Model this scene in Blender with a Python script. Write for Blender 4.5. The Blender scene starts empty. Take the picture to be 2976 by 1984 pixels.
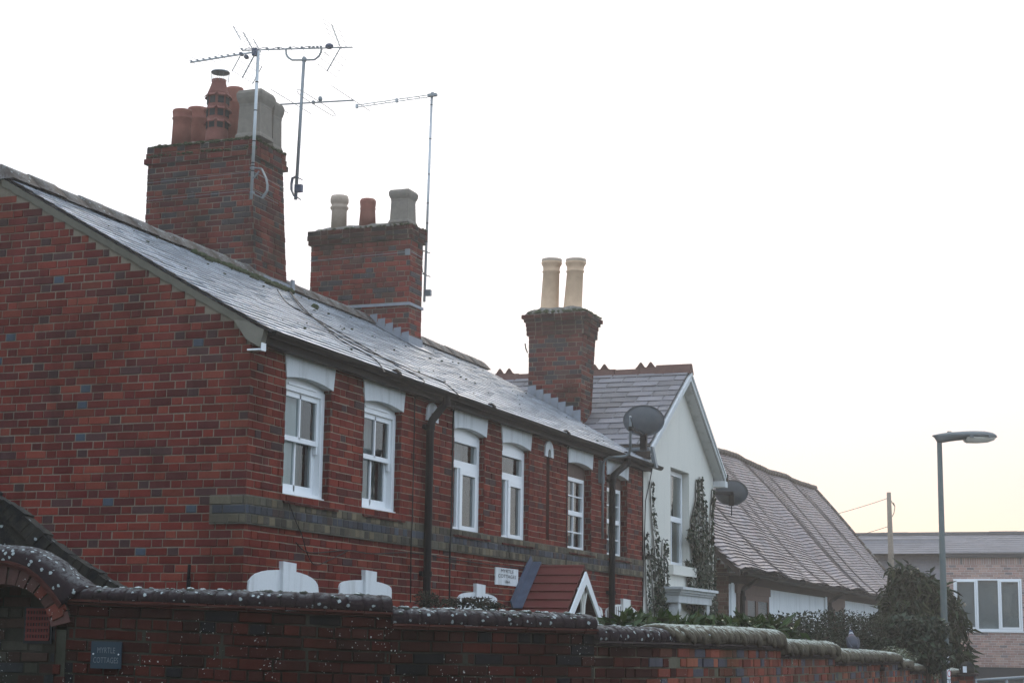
import bpy, math, random
from mathutils import Vector, Matrix, noise
R = random.Random(11)
V = Vector
PI = math.pi
rad = math.radians
SC = bpy.context.scene
COL = SC.collection

# ------------------------------------------------------------------ camera survey
# camera solved from the vanishing points of the brick courses; X runs along the cottage front,
# Y along the gable end (away from the road), Z up, metres, eye height 1.6
F = 5119.0
PIT, ROL, YAW = rad(9.6957), rad(.78465), rad(20.9564)
C0 = V((0, 0, 1.6))
_cp, _sp, _cr, _sr = math.cos(PIT), math.sin(PIT), math.cos(ROL), math.sin(ROL)
def _m(v): return V((_cr*v[0]-_sr*v[1], _sr*v[0]+_cr*v[1], v[2]))
_fh = V((0, _sp, _cp)); _rt = V((1, 0, 0))
AX = _m(math.cos(YAW)*_fh+math.sin(YAW)*_rt)
AY = _m(math.sin(YAW)*_fh-math.cos(YAW)*_rt)
AZ = _m(V((0, -_cp, _sp)))
def w_of(c): return V((AX.dot(c), AY.dot(c), AZ.dot(c)))
def ray(px, py): return w_of(V(((px-1488)/F, (py-992)/F, 1)))
def onX(v, px, py):
    d = ray(px, py); return C0+d*((v-C0.x)/d.x)
def onY(v, px, py):
    d = ray(px, py); return C0+d*((v-C0.y)/d.y)
def onZ(v, px, py):
    d = ray(px, py); return C0+d*((v-C0.z)/d.z)
def atD(px, py, dep): return C0+ray(px, py)*dep

cam = bpy.data.cameras.new('camera'); co = bpy.data.objects.new('camera', cam); COL.objects.link(co)
r_, u_, b_ = w_of(V((1, 0, 0))), w_of(V((0, -1, 0))), -w_of(V((0, 0, 1)))
co.matrix_world = Matrix(((r_.x, u_.x, b_.x, C0.x), (r_.y, u_.y, b_.y, C0.y), (r_.z, u_.z, b_.z, C0.z), (0, 0, 0, 1)))
cam.sensor_width = 36; cam.lens = 36*F/2976; cam.clip_end = 3000; cam.clip_start = .1
SC.camera = co

# ------------------------------------------------------------------ materials
def nt(name):
    m = bpy.data.materials.new(name); m.use_nodes = True
    t = m.node_tree; return m, t, t.nodes['Principled BSDF']
def N(t, typ, **k):
    n = t.nodes.new(typ)
    for a, b in k.items():
        if a in n.inputs.keys() if hasattr(n.inputs, 'keys') else False: n.inputs[a].default_value = b
        else: setattr(n, a, b)
    return n
def L(t, a, b): t.links.new(a, b)
def mixc(t, fac, a, b, blend='MIX'):
    n = t.nodes.new('ShaderNodeMix'); n.data_type = 'RGBA'; n.blend_type = blend
    for s, v in ((n.inputs[0], fac), (n.inputs[6], a), (n.inputs[7], b)):
        if hasattr(v, 'is_output'): L(t, v, s)
        elif isinstance(v, (int, float)): s.default_value = v
        else: s.default_value = (*v[:3], 1)
    return n.outputs[2]
def noi(t, scale, detail=4, rough=.6, vec=None, dist=0):
    n = t.nodes.new('ShaderNodeTexNoise'); n.inputs['Scale'].default_value = scale
    n.inputs['Detail'].default_value = detail; n.inputs['Roughness'].default_value = rough; n.inputs['Distortion'].default_value = dist
    if vec is None:
        g = t.nodes.new('ShaderNodeNewGeometry'); vec = g.outputs['Position']
    L(t, vec, n.inputs['Vector']); return n.outputs['Fac']
def ramp(t, fac, stops):
    n = t.nodes.new('ShaderNodeValToRGB'); e = n.color_ramp.elements
    while len(e) < len(stops): e.new(.5)
    for x, (p, c) in zip(e, stops):
        x.position = p; x.color = (*c, 1) if len(c) == 3 else c
    L(t, fac, n.inputs[0]); return n.outputs[0]
def rmp(t, fac, a, b):      # scalar ramp 0..1 between a and b
    n = t.nodes.new('ShaderNodeMapRange'); n.inputs[1].default_value = a; n.inputs[2].default_value = b
    n.interpolation_type = 'SMOOTHSTEP'; L(t, fac, n.inputs[0]); return n.outputs[0]
def mul(t, a, b, op='MULTIPLY'):
    n = t.nodes.new('ShaderNodeMath'); n.operation = op
    for s, v in zip(n.inputs, (a, b)):
        if hasattr(v, 'is_output'): L(t, v, s)
        else: s.default_value = v
    return n.outputs[0]
def bump(t, p, h, strength=.4, dist=.01):
    n = t.nodes.new('ShaderNodeBump'); n.inputs['Strength'].default_value = strength; n.inputs['Distance'].default_value = dist
    L(t, h, n.inputs['Height']); L(t, n.outputs[0], p.inputs['Normal'])
def upf(t):                 # how far the surface faces the sky (where frost and lichen settle)
    g = t.nodes.new('ShaderNodeNewGeometry'); s = t.nodes.new('ShaderNodeSeparateXYZ'); L(t, g.outputs['Normal'], s.inputs[0]); return s.outputs[2]
def attr(t):
    a = t.nodes.new('ShaderNodeAttribute'); a.attribute_name = 'col'; return a

def plain(name, c, rough=.6, var=.15, scale=6, bmp=.15, metal=0, bscale=60, usecol=False, spec=None):
    m, t, p = nt(name); p.inputs['Specular IOR Level'].default_value = spec if spec is not None else (.5 if rough < .5 else .15)
    base = attr(t).outputs['Color'] if usecol else None
    n = noi(t, scale); f = mixc(t, n, (1-var,)*3, (1+var,)*3)
    L(t, mixc(t, 1, base if usecol else c, f, 'MULTIPLY'), p.inputs['Base Color'])
    p.inputs['Roughness'].default_value = rough; p.inputs['Metallic'].default_value = metal
    if bmp: bump(t, p, noi(t, bscale, 3), bmp, .004)
    return m

def brickmat(name, dirt=(.5, .45, .4), dirtamt=.35, speck=0, rscale=1):
    m, t, p = nt(name); a = attr(t); p.inputs['Specular IOR Level'].default_value = .08
    n1 = noi(t, 38, 4, .7); n2 = noi(t, 1.3, 5, .6)
    c = mixc(t, 1, a.outputs['Color'], mixc(t, n1, (.68, .66, .66), (1.3, 1.32, 1.3)), 'MULTIPLY')
    g_ = t.nodes.new('ShaderNodeNewGeometry'); mp = t.nodes.new('ShaderNodeMapping'); mp.inputs['Scale'].default_value = (3.2, 3.2, .55); L(t, g_.outputs['Position'], mp.inputs[0])
    n3 = noi(t, 1.5, 4, .6, mp.outputs[0])     # rain streaks
    c = mixc(t, mul(t, rmp(t, n3, .5, .75), dirtamt*.8), c, mixc(t, 1, c, dirt, 'MULTIPLY'))
    c = mixc(t, mul(t, rmp(t, n2, .45, .72), dirtamt), c, mixc(t, 1, c, dirt, 'MULTIPLY'))
    if speck:
        s = noi(t, 55, 2, .5); s2 = noi(t, 3.2, 2)
        c = mixc(t, mul(t, mul(t, rmp(t, s, .67, .72), rmp(t, s2, .5, .62)), speck), c, (.62, .63, .6))
    L(t, c, p.inputs['Base Color'])
    r = mul(t, a.outputs['Alpha'], -.45); r = mul(t, r, .92, 'ADD'); L(t, r, p.inputs['Roughness'])
    bump(t, p, noi(t, 90, 5, .7), .55, .006)
    return m

def slatemat(name, frost=.5, frostc=(.42, .46, .52), rough=.45, lich=0.25):
    m, t, p = nt(name); a = attr(t)
    n1 = noi(t, 9, 5, .65); n2 = noi(t, 45, 3); n3 = noi(t, 2.1, 3)
    c = mixc(t, 1, a.outputs['Color'], mixc(t, n1, (.7, .7, .7), (1.3, 1.3, 1.3)), 'MULTIPLY')
    fr = mul(t, mul(t, rmp(t, n2, .35, .7), rmp(t, n3, .25, .7)), frost)
    c = mixc(t, fr, c, frostc)
    if lich:
        c = mixc(t, mul(t, rmp(t, noi(t, 22, 3, .55), .66, .72), lich), c, (.07, .075, .04))
    L(t, c, p.inputs['Base Color'])
    L(t, mul(t, mul(t, n1, .3), rough, 'ADD'), p.inputs['Roughness'])
    bump(t, p, noi(t, 60, 4), .25, .004)
    return m

def copingmat(name, base, frost, spots, frostc=(.62, .66, .66), moss=0.0):
    m, t, p = nt(name); g = t.nodes.new('ShaderNodeNewGeometry'); p.inputs['Specular IOR Level'].default_value = .1
    n1 = noi(t, 14, 5, .7)
    c = mixc(t, n1, tuple(x*.5 for x in base), tuple(x*1.5 for x in base))
    up = upf(t)
    if moss:
        c = mixc(t, mul(t, rmp(t, noi(t, 6, 4), .4, .6), moss), c, mixc(t, noi(t, 50, 3), (.085, .07, .042), (.16, .14, .10)))
    # lichen rosettes
    vo = t.nodes.new('ShaderNodeTexVoronoi'); vo.inputs['Scale'].default_value = 24; L(t, g.outputs['Position'], vo.inputs['Vector'])
    sp = mul(t, vo.outputs['Distance'], mul(t, noi(t, 70, 2), .45), 'ADD')
    k = t.nodes.new('ShaderNodeSeparateColor'); L(t, vo.outputs['Color'], k.inputs[0])
    sel = rmp(t, k.outputs[0], 1-spots-.02, 1-spots)
    sp = mul(t, mul(t, rmp(t, sp, .56, .50), sel), rmp(t, up, -.75, .1))
    c = mixc(t, sp, c, mixc(t, noi(t, 60, 2), (.22, .25, .25), (.44, .48, .47)))
    fr = mul(t, mul(t, rmp(t, up, .45, .95), rmp(t, noi(t, 26, 4, .7), .36, .6)), frost)
    c = mixc(t, fr, c, frostc)
    L(t, c, p.inputs['Base Color']); p.inputs['Roughness'].default_value = .9
    bump(t, p, noi(t, 70, 5, .75), .8, .012)
    return m

def glassmat():
    m, t, p = nt('window_glass'); t.nodes.remove(p)
    o = t.nodes['Material Output']
    gl = t.nodes.new('ShaderNodeBsdfGlossy'); gl.inputs['Roughness'].default_value = .012; gl.inputs['Color'].default_value = (.95, 1, 1, 1)
    tr = t.nodes.new('ShaderNodeBsdfTransparent'); tr.inputs['Color'].default_value = (.72, .78, .78, 1)
    fr = t.nodes.new('ShaderNodeFresnel'); fr.inputs['IOR'].default_value = 1.62
    mx = t.nodes.new('ShaderNodeMixShader'); L(t, fr.outputs[0], mx.inputs[0]); L(t, tr.outputs[0], mx.inputs[1]); L(t, gl.outputs[0], mx.inputs[2])
    bp = t.nodes.new('ShaderNodeBump'); bp.inputs['Strength'].default_value = .04; bp.inputs['Distance'].default_value = .02
    L(t, noi(t, 3.5, 2), bp.inputs['Height']); L(t, bp.outputs[0], gl.inputs['Normal'])
    L(t, mx.outputs[0], o.inputs['Surface']); return m

def leafmat(name, rough=.4, trans=.25):
    m, t, p = nt(name); a = attr(t); p.inputs['Specular IOR Level'].default_value = .18
    c = mixc(t, 1, a.outputs['Color'], mixc(t, noi(t, 30, 2), (.7, .7, .7), (1.3, 1.3, 1.3)), 'MULTIPLY')
    L(t, c, p.inputs['Base Color']); p.inputs['Roughness'].default_value = rough
    o = t.nodes['Material Output']; tl = t.nodes.new('ShaderNodeBsdfTranslucent'); L(t, c, tl.inputs['Color'])
    mx = t.nodes.new('ShaderNodeMixShader'); mx.inputs[0].default_value = trans
    L(t, p.outputs[0], mx.inputs[1]); L(t, tl.outputs[0], mx.inputs[2]); L(t, mx.outputs[0], o.inputs['Surface'])
    return m

def rendermat(name, c, stain=(.45, .45, .42), amt=.25):
    m, t, p = nt(name)
    g = t.nodes.new('ShaderNodeNewGeometry'); mp = t.nodes.new('ShaderNodeMapping'); mp.inputs['Scale'].default_value = (5, 5, .6); L(t, g.outputs['Position'], mp.inputs[0])
    n = noi(t, 1.6, 5, .6, mp.outputs[0])
    cc = mixc(t, mul(t, rmp(t, n, .48, .75), amt), c, stain)
    cc = mixc(t, 1, cc, mixc(t, noi(t, 30), (.92,)*3, (1.06,)*3), 'MULTIPLY')
    L(t, cc, p.inputs['Base Color']); p.inputs['Roughness'].default_value = .85
    bump(t, p, noi(t, 60, 5), .25, .004); return m

M = {}
M['brick'] = brickmat('red_brick', dirt=(.5, .5, .46), dirtamt=.65)
M['brick_wall'] = brickmat('garden_wall_brick', dirt=(.42, .5, .42), dirtamt=.8, speck=.8)
M['brick_chim'] = brickmat('chimney_brick', dirt=(.38, .42, .36), dirtamt=.9, speck=.3)
M['brick_pale'] = brickmat('pale_brick', dirtamt=.1)
M['slate'] = slatemat('frosted_slate', .9, (.49, .53, .58), .36, .5)
M['slate2'] = slatemat('grey_slate', .25, (.3, .31, .33), .5, .3)
M['tile'] = slatemat('old_clay_tile', .55, (.36, .34, .37), .5, .3)
M['tile_dark'] = slatemat('mossy_tile', .3, (.3, .32, .28), .7, .9)
M['ridge'] = copingmat('ridge_tile', (.075, .058, .05), .6, .12, (.3, .31, .3), .25)
M['ridge_red'] = plain('red_ridge_tile', (.085, .042, .034), .85, .4, 14, .5)
M['mortar'] = plain('cement_mortar', (.17, .155, .125), .9, .25, 9, .4)
M['flaunch'] = copingmat('mossy_flaunching', (.12, .11, .095), .12, .1, (.3, .3, .27), 0)
M['moss'] = plain('green_moss', (.034, .043, .018), .95, .5, 25, .9)
M['upvc'] = plain('white_upvc', (.78, .79, .80), .32, .04, 4, 0)
M['white'] = rendermat('white_painted_brick', (.68, .69, .70), (.34, .34, .32), .55)
M['white_worn'] = rendermat('worn_white_paint', (.7, .7, .68), (.2, .15, .12), .75)
M['trim'] = rendermat('painted_trim', (.55, .56, .56), (.3, .3, .28), .5)
M['cream'] = rendermat('cream_render', (.62, .60, .54), (.45, .44, .40), .22)
M['whitewash'] = rendermat('whitewashed_wall', (.70, .72, .74), (.35, .36, .36), .5)
M['black'] = plain('black_plastic', (.006, .006, .007), .5, .2, 8, .1, spec=.1)
M['darkwood'] = plain('dark_timber', (.05, .038, .032), .7, .35, 12, .4)
M['brownwood'] = plain('brown_timber', (.13, .085, .07), .7, .3, 12, .4)
M['curtain'] = plain('pale_pane_backing', (.42, .45, .46), .9, .08, 5, 0)
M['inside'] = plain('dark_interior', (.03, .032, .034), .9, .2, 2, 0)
M['glass'] = glassmat()
M['lead'] = plain('lead_sheet', (.21, .225, .25), .5, .3, 10, .4)
M['lead_dark'] = plain('dark_lead', (.075, .09, .13), .5, .45, 7, .4)
M['alu'] = plain('weathered_aluminium', (.34, .36, .37), .42, .15, 8, 0, .6)
M['steel'] = plain('galvanised_steel', (.19, .21, .22), .5, .2, 9, 0, .45)
M['dish'] = plain('dark_grey_dish', (.085, .095, .105), .55, .2, 12, .1)
M['pipe_grey'] = plain('grey_conduit', (.16, .18, .19), .5, .2, 14, 0)
M['terracotta'] = plain('red_terracotta', (.20, .075, .055), .85, .3, 10, .3, 0, 40)
M['buff'] = plain('buff_terracotta', (.50, .34, .22), .8, .2, 8, .3)
M['beige'] = plain('beige_terracotta', (.34, .27, .21), .85, .3, 14, .3)
M['greypot'] = plain('grey_terracotta', (.17, .15, .125), .85, .35, 12, .35)
M['porchtile'] = plain('red_concrete_tile', (.115, .026, .022), .75, .15, 10, .2)
M['airbrick'] = plain('red_air_brick', (.14, .036, .032), .85, .2, 8, .2)
M['pane_glare'] = plain('white_pane_glare', (.8, .82, .8), .9, .05, 8, 0)
M['crease'] = plain('clay_creasing_tile', (.062, .019, .014), .85, .6, 8, .4)
M['crease_dark'] = plain('dark_creasing_tile', (.045, .032, .03), .9, .5, 12, .5)
M['cop_a'] = copingmat('lichened_coping', (.026, .017, .018), .30, .34, (.34, .36, .35))
M['cop_b'] = copingmat('mossy_frosted_coping', (.075, .062, .042), .62, .05, (.5, .53, .47), .7)
M['cop_rope'] = copingmat('frosted_rope_moss', (.085, .07, .052), 1.0, .0, (.52, .55, .48), .6)
M['cop_moss'] = copingmat('frosted_moss_cushion', (.055, .06, .05), 1.0, .05, (.56, .6, .58), .25)
M['dark_cop'] = copingmat('dark_mossy_coping', (.014, .014, .014), .25, .04, (.1, .1, .09), .2)
M['leaf'] = leafmat('laurel_leaf', .32, .2)
M['hedge'] = leafmat('privet_leaf', .5, .25)
M['ivy'] = leafmat('ivy_leaf', .45, .15)
M['twig'] = plain('brown_twig', (.05, .038, .028), .85, .3, 20, .3)
M['pole'] = plain('weathered_pole_wood', (.19, .155, .12), .85, .3, 15, .4)
M['lamp'] = plain('grey_green_paint', (.09, .105, .10), .55, .15, 6, .1)
M['lamp_head'] = plain('grey_lantern', (.15, .16, .16), .5, .1, 6, .05)
M['lampglass'] = plain('lantern_bowl', (.75, .70, .62), .15, .1, 15, 0)
M['signslate'] = plain('slate_blue_sign', (.022, .036, .050), .5, .15, 14, .08, spec=.2)
M['letter'] = plain('grey_lettering', (.13, .15, .16), .6, .1, 5, 0)
M['blackpaint'] = plain('black_paint', (.012, .012, .016), .6, .2, 9, 0)
M['signwhite'] = plain('white_sign', (.74, .77, .80), .5, .08, 9, 0)
M['signred'] = plain('red_print', (.5, .05, .04), .5, .1, 5, 0)
M['metal_pin'] = plain('steel_screw', (.7, .72, .74), .3, .1, 5, 0, .3)
M['wire'] = plain('black_cable', (.012, .012, .013), .6, .2, 5, 0)
M['feather'] = plain('grey_feather', (.10, .105, .13), .7, .25, 40, .2, usecol=True)
M['grass'] = plain('verge_soil', (.05, .06, .03), .95, .5, 2, .6)
M['asphalt'] = plain('damp_asphalt', (.05, .05, .052), .7, .25, 30, .5)
M['paving'] = plain('concrete_paving', (.22, .21, .2), .85, .2, 5, .3)
M['greyclad'] = plain('dark_cladding', (.035, .035, .037), .6, .2, 3, .1)
M['terra_dark'] = plain('louvred_terracotta', (.165, .062, .05), .85, .35, 9, .4)

# ------------------------------------------------------------------ mesh builder
class MB:
    def __init__(s): s.v = []; s.f = []; s.c = []; s.uv = []
    def add(s, vs, fs, col=(1, 1, 1, 0)):
        n = len(s.v); s.v += [tuple(x) for x in vs]
        s.c += (list(col) if isinstance(col, list) else [col]*len(vs))
        for q in fs: s.f.append([n+k for k in q])
    def box(s, a, b, col=(1, 1, 1, 0)):
        x0, y0, z0 = a; x1, y1, z1 = b
        s.obox(V((x0, y0, z0)), V((x1-x0, 0, 0)), V((0, y1-y0, 0)), V((0, 0, z1-z0)), col)
    def obox(s, o, a, b, c, col=(1, 1, 1, 0)):
        o, a, b, c = V(o), V(a), V(b), V(c)
        vs = [o, o+a, o+a+b, o+b, o+c, o+a+c, o+a+b+c, o+b+c]
        fs = [(0, 3, 2, 1), (4, 5, 6, 7), (0, 1, 5, 4), (1, 2, 6, 5), (2, 3, 7, 6), (3, 0, 4, 7)]
        if a.cross(b).dot(c) < 0: fs = [q[::-1] for q in fs]
        s.add(vs, fs, col)
    def bar(s, a, b, w, h=None, up=V((0, 0, 1)), col=(1, 1, 1, 0)):   # box-section bar from a to b
        a, b = V(a), V(b); d = (b-a); h = h or w
        sd = d.cross(up)
        if sd.length < 1e-6: sd = d.cross(V((1, 0, 0)))
        sd = sd.normalized()*w; uu = sd.cross(d).normalized()*h
        s.obox(a-sd/2-uu/2, d, sd, uu, col)
    def poly(s, pts, ext, col=(1, 1, 1, 0)):   # flat polygon extruded along ext
        n = len(pts); pts = [V(p) for p in pts]; e = V(ext)
        nm = V((0, 0, 0))
        for i in range(n): nm += (pts[i]-pts[0]).cross(pts[(i+1) % n]-pts[0])
        if nm.dot(e) > 0: pts = pts[::-1]
        vs = pts+[p+e for p in pts]
        fs = [tuple(range(n)), tuple(range(2*n-1, n-1, -1))]+[(i, n+i, n+(i+1) % n, (i+1) % n) for i in range(n)]
        s.add(vs, fs, col)
    def tube(s, pts, r, n=8, col=(1, 1, 1, 0), cap=True):
        pts = [V(p) for p in pts]; m = len(pts); vs = []; prev = None
        for i, p in enumerate(pts):
            d = (pts[min(i+1, m-1)]-pts[max(i-1, 0)]).normalized()
            if prev is None:
                a = d.cross(V((0, 0, 1)));
                if a.length < 1e-4: a = d.cross(V((1, 0, 0)))
            else: a = prev-d*prev.dot(d)
            a.normalize(); prev = a; b = d.cross(a); rr = r[i] if isinstance(r, (list, tuple)) else r
            for k in range(n):
                t = 2*PI*k/n; vs.append(p+(a*math.cos(t)+b*math.sin(t))*rr)
        fs = []
        for i in range(m-1):
            for k in range(n):
                fs.append((i*n+k, i*n+(k+1) % n, (i+1)*n+(k+1) % n, (i+1)*n+k))
        if cap: fs += [tuple(range(n-1, -1, -1)), tuple(range((m-1)*n, m*n))]
        s.add(vs, fs, col)
    def lathe(s, c, prof, n=20, col=(1, 1, 1, 0), sq=False, rot=0, capbot=True):
        c = V(c); vs = []
        for r, z in prof:
            for k in range(n):
                t = 2*PI*(k+.5)/n+rot
                rr = r*(1/max(abs(math.cos(t-rot)), abs(math.sin(t-rot)))) if sq else r
                vs.append(c+V((math.cos(t)*rr, math.sin(t)*rr, z)))
        fs = []
        for i in range(len(prof)-1):
            for k in range(n): fs.append((i*n+k, i*n+(k+1) % n, (i+1)*n+(k+1) % n, (i+1)*n+k))
        fs.append(tuple(range((len(prof)-1)*n, len(prof)*n)))
        if capbot: fs.append(tuple(range(n-1, -1, -1)))
        s.add(vs, fs, col)
    def ball(s, c, r, n=8, m=5, col=(1, 1, 1, 0), jit=0, rot=None):
        c = V(c); rx = V(r) if hasattr(r, '__len__') else V((r, r, r)); vs = []
        for i in range(m+1):
            ph = PI*i/m-PI/2
            for k in range(n):
                t = 2*PI*k/n; q = V((math.cos(ph)*math.cos(t)*rx.x, math.cos(ph)*math.sin(t)*rx.y, math.sin(ph)*rx.z))
                if jit: q *= 1+jit*(R.random()-.5)
                if rot: q = rot @ q
                vs.append(c+q)
        fs = []
        for i in range(m):
            for k in range(n): fs.append((i*n+k, i*n+(k+1) % n, (i+1)*n+(k+1) % n, (i+1)*n+k))
        s.add(vs, fs, col)
    def build(s, name, mat, parent=None, smooth=False, top=None):
        me = bpy.data.meshes.new(name)
        root = parent; off = V((0, 0, 0))
        while root is not None:
            off += root.location; root = root.parent
        loc = V((0, 0, 0))
        if parent is None:
            xs = [v[0] for v in s.v]; ys = [v[1] for v in s.v]; zs = [v[2] for v in s.v]
            loc = V(top) if top is not None else V(((min(xs)+max(xs))/2, (min(ys)+max(ys))/2, min(zs)))
            off = loc
        me.from_pydata([(v[0]-off.x, v[1]-off.y, v[2]-off.z) for v in s.v], [], s.f)
        a = me.color_attributes.new('col', 'FLOAT_COLOR', 'POINT')
        a.data.foreach_set('color', [x for c in s.c for x in c])
        if smooth: me.polygons.foreach_set('use_smooth', [True]*len(me.polygons))
        me.materials.append(M[mat]); me.update()
        o = bpy.data.objects.new(name, me); COL.objects.link(o)
        o.location = loc
        if parent is not None: o.parent = parent
        return o

def tag(o, label=None, cat=None, group=None, kind=None):
    if label: o['label'] = label
    if cat: o['category'] = cat
    if group: o['group'] = group
    if kind: o['kind'] = kind
    return o
def thing(name, loc, label, cat, group=None):
    o = bpy.data.objects.new(name, None); COL.objects.link(o); o.location = V(loc); o.empty_display_size = .3
    return tag(o, label, cat, group)

# ------------------------------------------------------------------ brick laying
def jit(a): return (R.random()-.5)*2*a
RED = [(.130, .021, .016), (.150, .027, .019), (.108, .019, .017), (.165, .036, .024), (.085, .020, .019), (.132, .024, .019)]
def col_house(kind, u, z, k):
    x = R.random()
    if kind == 'h':
        if x < .012+(.05 if 3.3 < z < 4.6 else 0): return (.055, .068, .09, .6)
        if x < .13: return (.055, .026, .026, .3)
    elif x < .05: return (.07, .03, .03, .2)
    c = R.choice(RED); g = .75+.5*R.random(); return (c[0]*g, c[1]*g, c[2]*g, 0)
def col_front(kind, u, z, k):
    x = R.random()
    if x < .04: return (.06, .03, .032, .3)
    c = R.choice(RED); g = .8+.45*R.random(); return (c[0]*g*1.08, c[1]*g*.95, c[2]*g*.9, 0)
def col_chim(kind, u, z, k):
    x = R.random()
    d = noise.noise(V((u*2.2, z*2.6, 3.1)))
    if x < .16+.35*max(0, d+.15): return (.042, .034, .036, .2)
    if x < .26+.2*max(0, d): return (.07, .036, .03, 0)
    if x < .265: return (.24, .2, .14, 0)
    c = R.choice(RED); g = .6+.4*R.random(); return (c[0]*g, c[1]*g*1.15, c[2]*g*1.2, 0)
def col_chim2(kind, u, z, k):
    x = R.random()
    if x < .15: return (.048, .04, .044, .3)
    if x < .26: return (.075, .036, .03, 0)
    c = R.choice(RED); g = .75+.5*R.random(); return (c[0]*g*1.1, c[1]*g, c[2]*g, 0)
MORT = (.27, .25, .205, 0)
UN = {'F': [('s', .2245), ('h', .1075)], 'S': [('s', .2245)], 'H': [('h', .1045)]}
def lay(mb, pos, z0, z1, ivs, colf, h=.0785, j=.0105, bond='F', mort=(.17, .145, .115, 0), back=None, rough=.004, ph=0.0, irr=.0016, backd=-.007):
    n = int(math.ceil((z1-z0)/h-.2))
    for k in range(n):
        z = z0+k*h; b = bond(k) if callable(bond) else bond; un = UN[b]
        per = sum(x[1]+j for x in un); off = ph+(per*.5 if k % 2 else 0)+(.03 if (k//2) % 2 else 0)
        if b == 'S': off = ph+(k % 2)*.1175+(k % 5)*.013
        for (a, e) in (back(z, z+h) if back else ivs(z+h/2)):
            m = max(1, int((e-a)/.5)); 
            vs = []
            for i in range(m+1):
                u = a+(e-a)*i/m; vs += [pos(u, z, backd), pos(u, z+h, backd)]
            mb.add(vs, [(2*i, 2*i+2, 2*i+3, 2*i+1) for i in range(m)], mort)
        for (a, e) in ivs(z+h/2):
            u = math.floor((a-off)/per)*per+off
            while u < e:
                for kd, ln in un:
                    p, q = max(u, a), min(u+ln, e); u += ln+j
                    if q-p < .022: continue
                    c = colf(kd, (p+q)/2, z, k); d = jit(rough); ch = .004
                    zb, zt = z+j/2+jit(irr), z+h-j/2+jit(irr)
                    p += jit(irr); q += jit(irr); tl = jit(irr); vs = []
                    for (ins, dd) in ((0, backd-.004), (0, d-ch), (ch, d)):
                        vs += [pos(p+ins, zb+ins-tl*.5, dd), pos(q-ins, zb+ins+tl*.5, dd), pos(q-ins, zt-ins+tl*.5, dd), pos(p+ins, zt-ins-tl*.5, dd)]
                    mb.add(vs, [(0, 1, 5, 4), (1, 2, 6, 5), (2, 3, 7, 6), (3, 0, 4, 7), (4, 5, 9, 8), (5, 6, 10, 9), (6, 7, 11, 10), (7, 4, 8, 11), (8, 9, 10, 11)], c)
def sub(ivs, holes):
    for (h0, h1) in holes:
        o = []
        for a, b in ivs:
            if h1 <= a or h0 >= b: o.append((a, b))
            else:
                if h0 > a: o.append((a, h0))
                if h1 < b: o.append((h1, b))
        ivs = o
    return ivs
def faceY(y, s=-1): return lambda u, z, d: V((u, y+s*d, z))      # wall facing -Y (the front)
def faceX(x, s=-1): return lambda u, z, d: V((x+s*d, -u, z))     # wall facing -X: u runs along -Y so that faces wind outward

def text_mesh(mb, s, o, ux, uz, size, col=(1, 1, 1, 0), ext=.0015, spacing=1.0, sx=1.0, shear=0):
    cu = bpy.data.curves.new('t', 'FONT'); cu.body = s; cu.size = 1; cu.extrude = 0; cu.align_x = 'CENTER'; cu.align_y = 'CENTER'; cu.space_character = spacing
    cu.resolution_u = 3
    ob = bpy.data.objects.new('t', cu); COL.objects.link(ob)
    dg = bpy.context.evaluated_depsgraph_get(); dg.update()
    me = bpy.data.meshes.new_from_object(ob.evaluated_get(dg))
    un = V(ux).cross(V(uz)).normalized()
    vs = [V(o)+V(ux)*(v.co.x*size*sx)+V(uz)*(v.co.y*size)+un*ext for v in me.vertices]
    mb.add(vs, [tuple(p.vertices) for p in me.polygons], col)
    bpy.data.objects.remove(ob); bpy.data.curves.remove(cu); bpy.data.meshes.remove(me)

# ================================================================== SETTING
g = MB(); g.add([(-400, -400, -.02), (900, -400, -.02), (900, 700, -.02), (-400, 700, -.02)], [(0, 1, 2, 3)])
tag(g.build('ground', 'grass'), kind='structure')
# unseen bank added behind the camera to block sky light from the lower walls
g = MB(); vs = []; nn = 40
path = [(-20, 30), (-12, 14), (-9, 4), (-8, -4), (-4, -10), (6, -13), (30, -15), (90, -18)]
for i, (x, y) in enumerate(path):
    a = V(path[max(i-1, 0)]); b = V(path[min(i+1, len(path)-1)]); d = (b-a).normalized(); o = V((d.y, -d.x)) if i else V((-1, .3))
    o = V((-abs(d.y), -abs(d.x))).normalized()
    for q, z in ((0, 0), (.8, 1.6), (2.2, 3.6), (4.5, 5.0+(4 if x < 0 else 0)), (8, 5.4+(4.2 if x < 0 else 0)), (9, 0)): vs.append((x+o.x*q, y+o.y*q, z))
g.add(vs, [(i*6+k, i*6+k+1, (i+1)*6+k+1, (i+1)*6+k) for i in range(len(path)-1) for k in range(5)])
tag(g.build('added_shade_bank', 'grass', None, True), kind='structure')
g = MB(); g.box((-30, -7.5, -.02), (90, 1.2, .0)); tag(g.build('road', 'asphalt'), kind='structure')
g = MB(); g.box((-30, 1.2, -.02), (90, 3.3, .11)); tag(g.build('pavement', 'paving'), kind='structure')

# ================================================================== BRICK TERRACE
YF, XG, XE = 8.084, 14.298, 27.02
RS, RB = .558, .0464                 # roof surface z = RB + RS*y
YR, YB = 11.0, 13.92                 # ridge, back wall
def zr(y): return RB+RS*(y if y <= YR else 2*YR-y)
terr = thing('brick_terrace', (20.6, 11, 0), 'long red brick cottage terrace with frosted slate roof and three tall chimneys', 'house')

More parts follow.
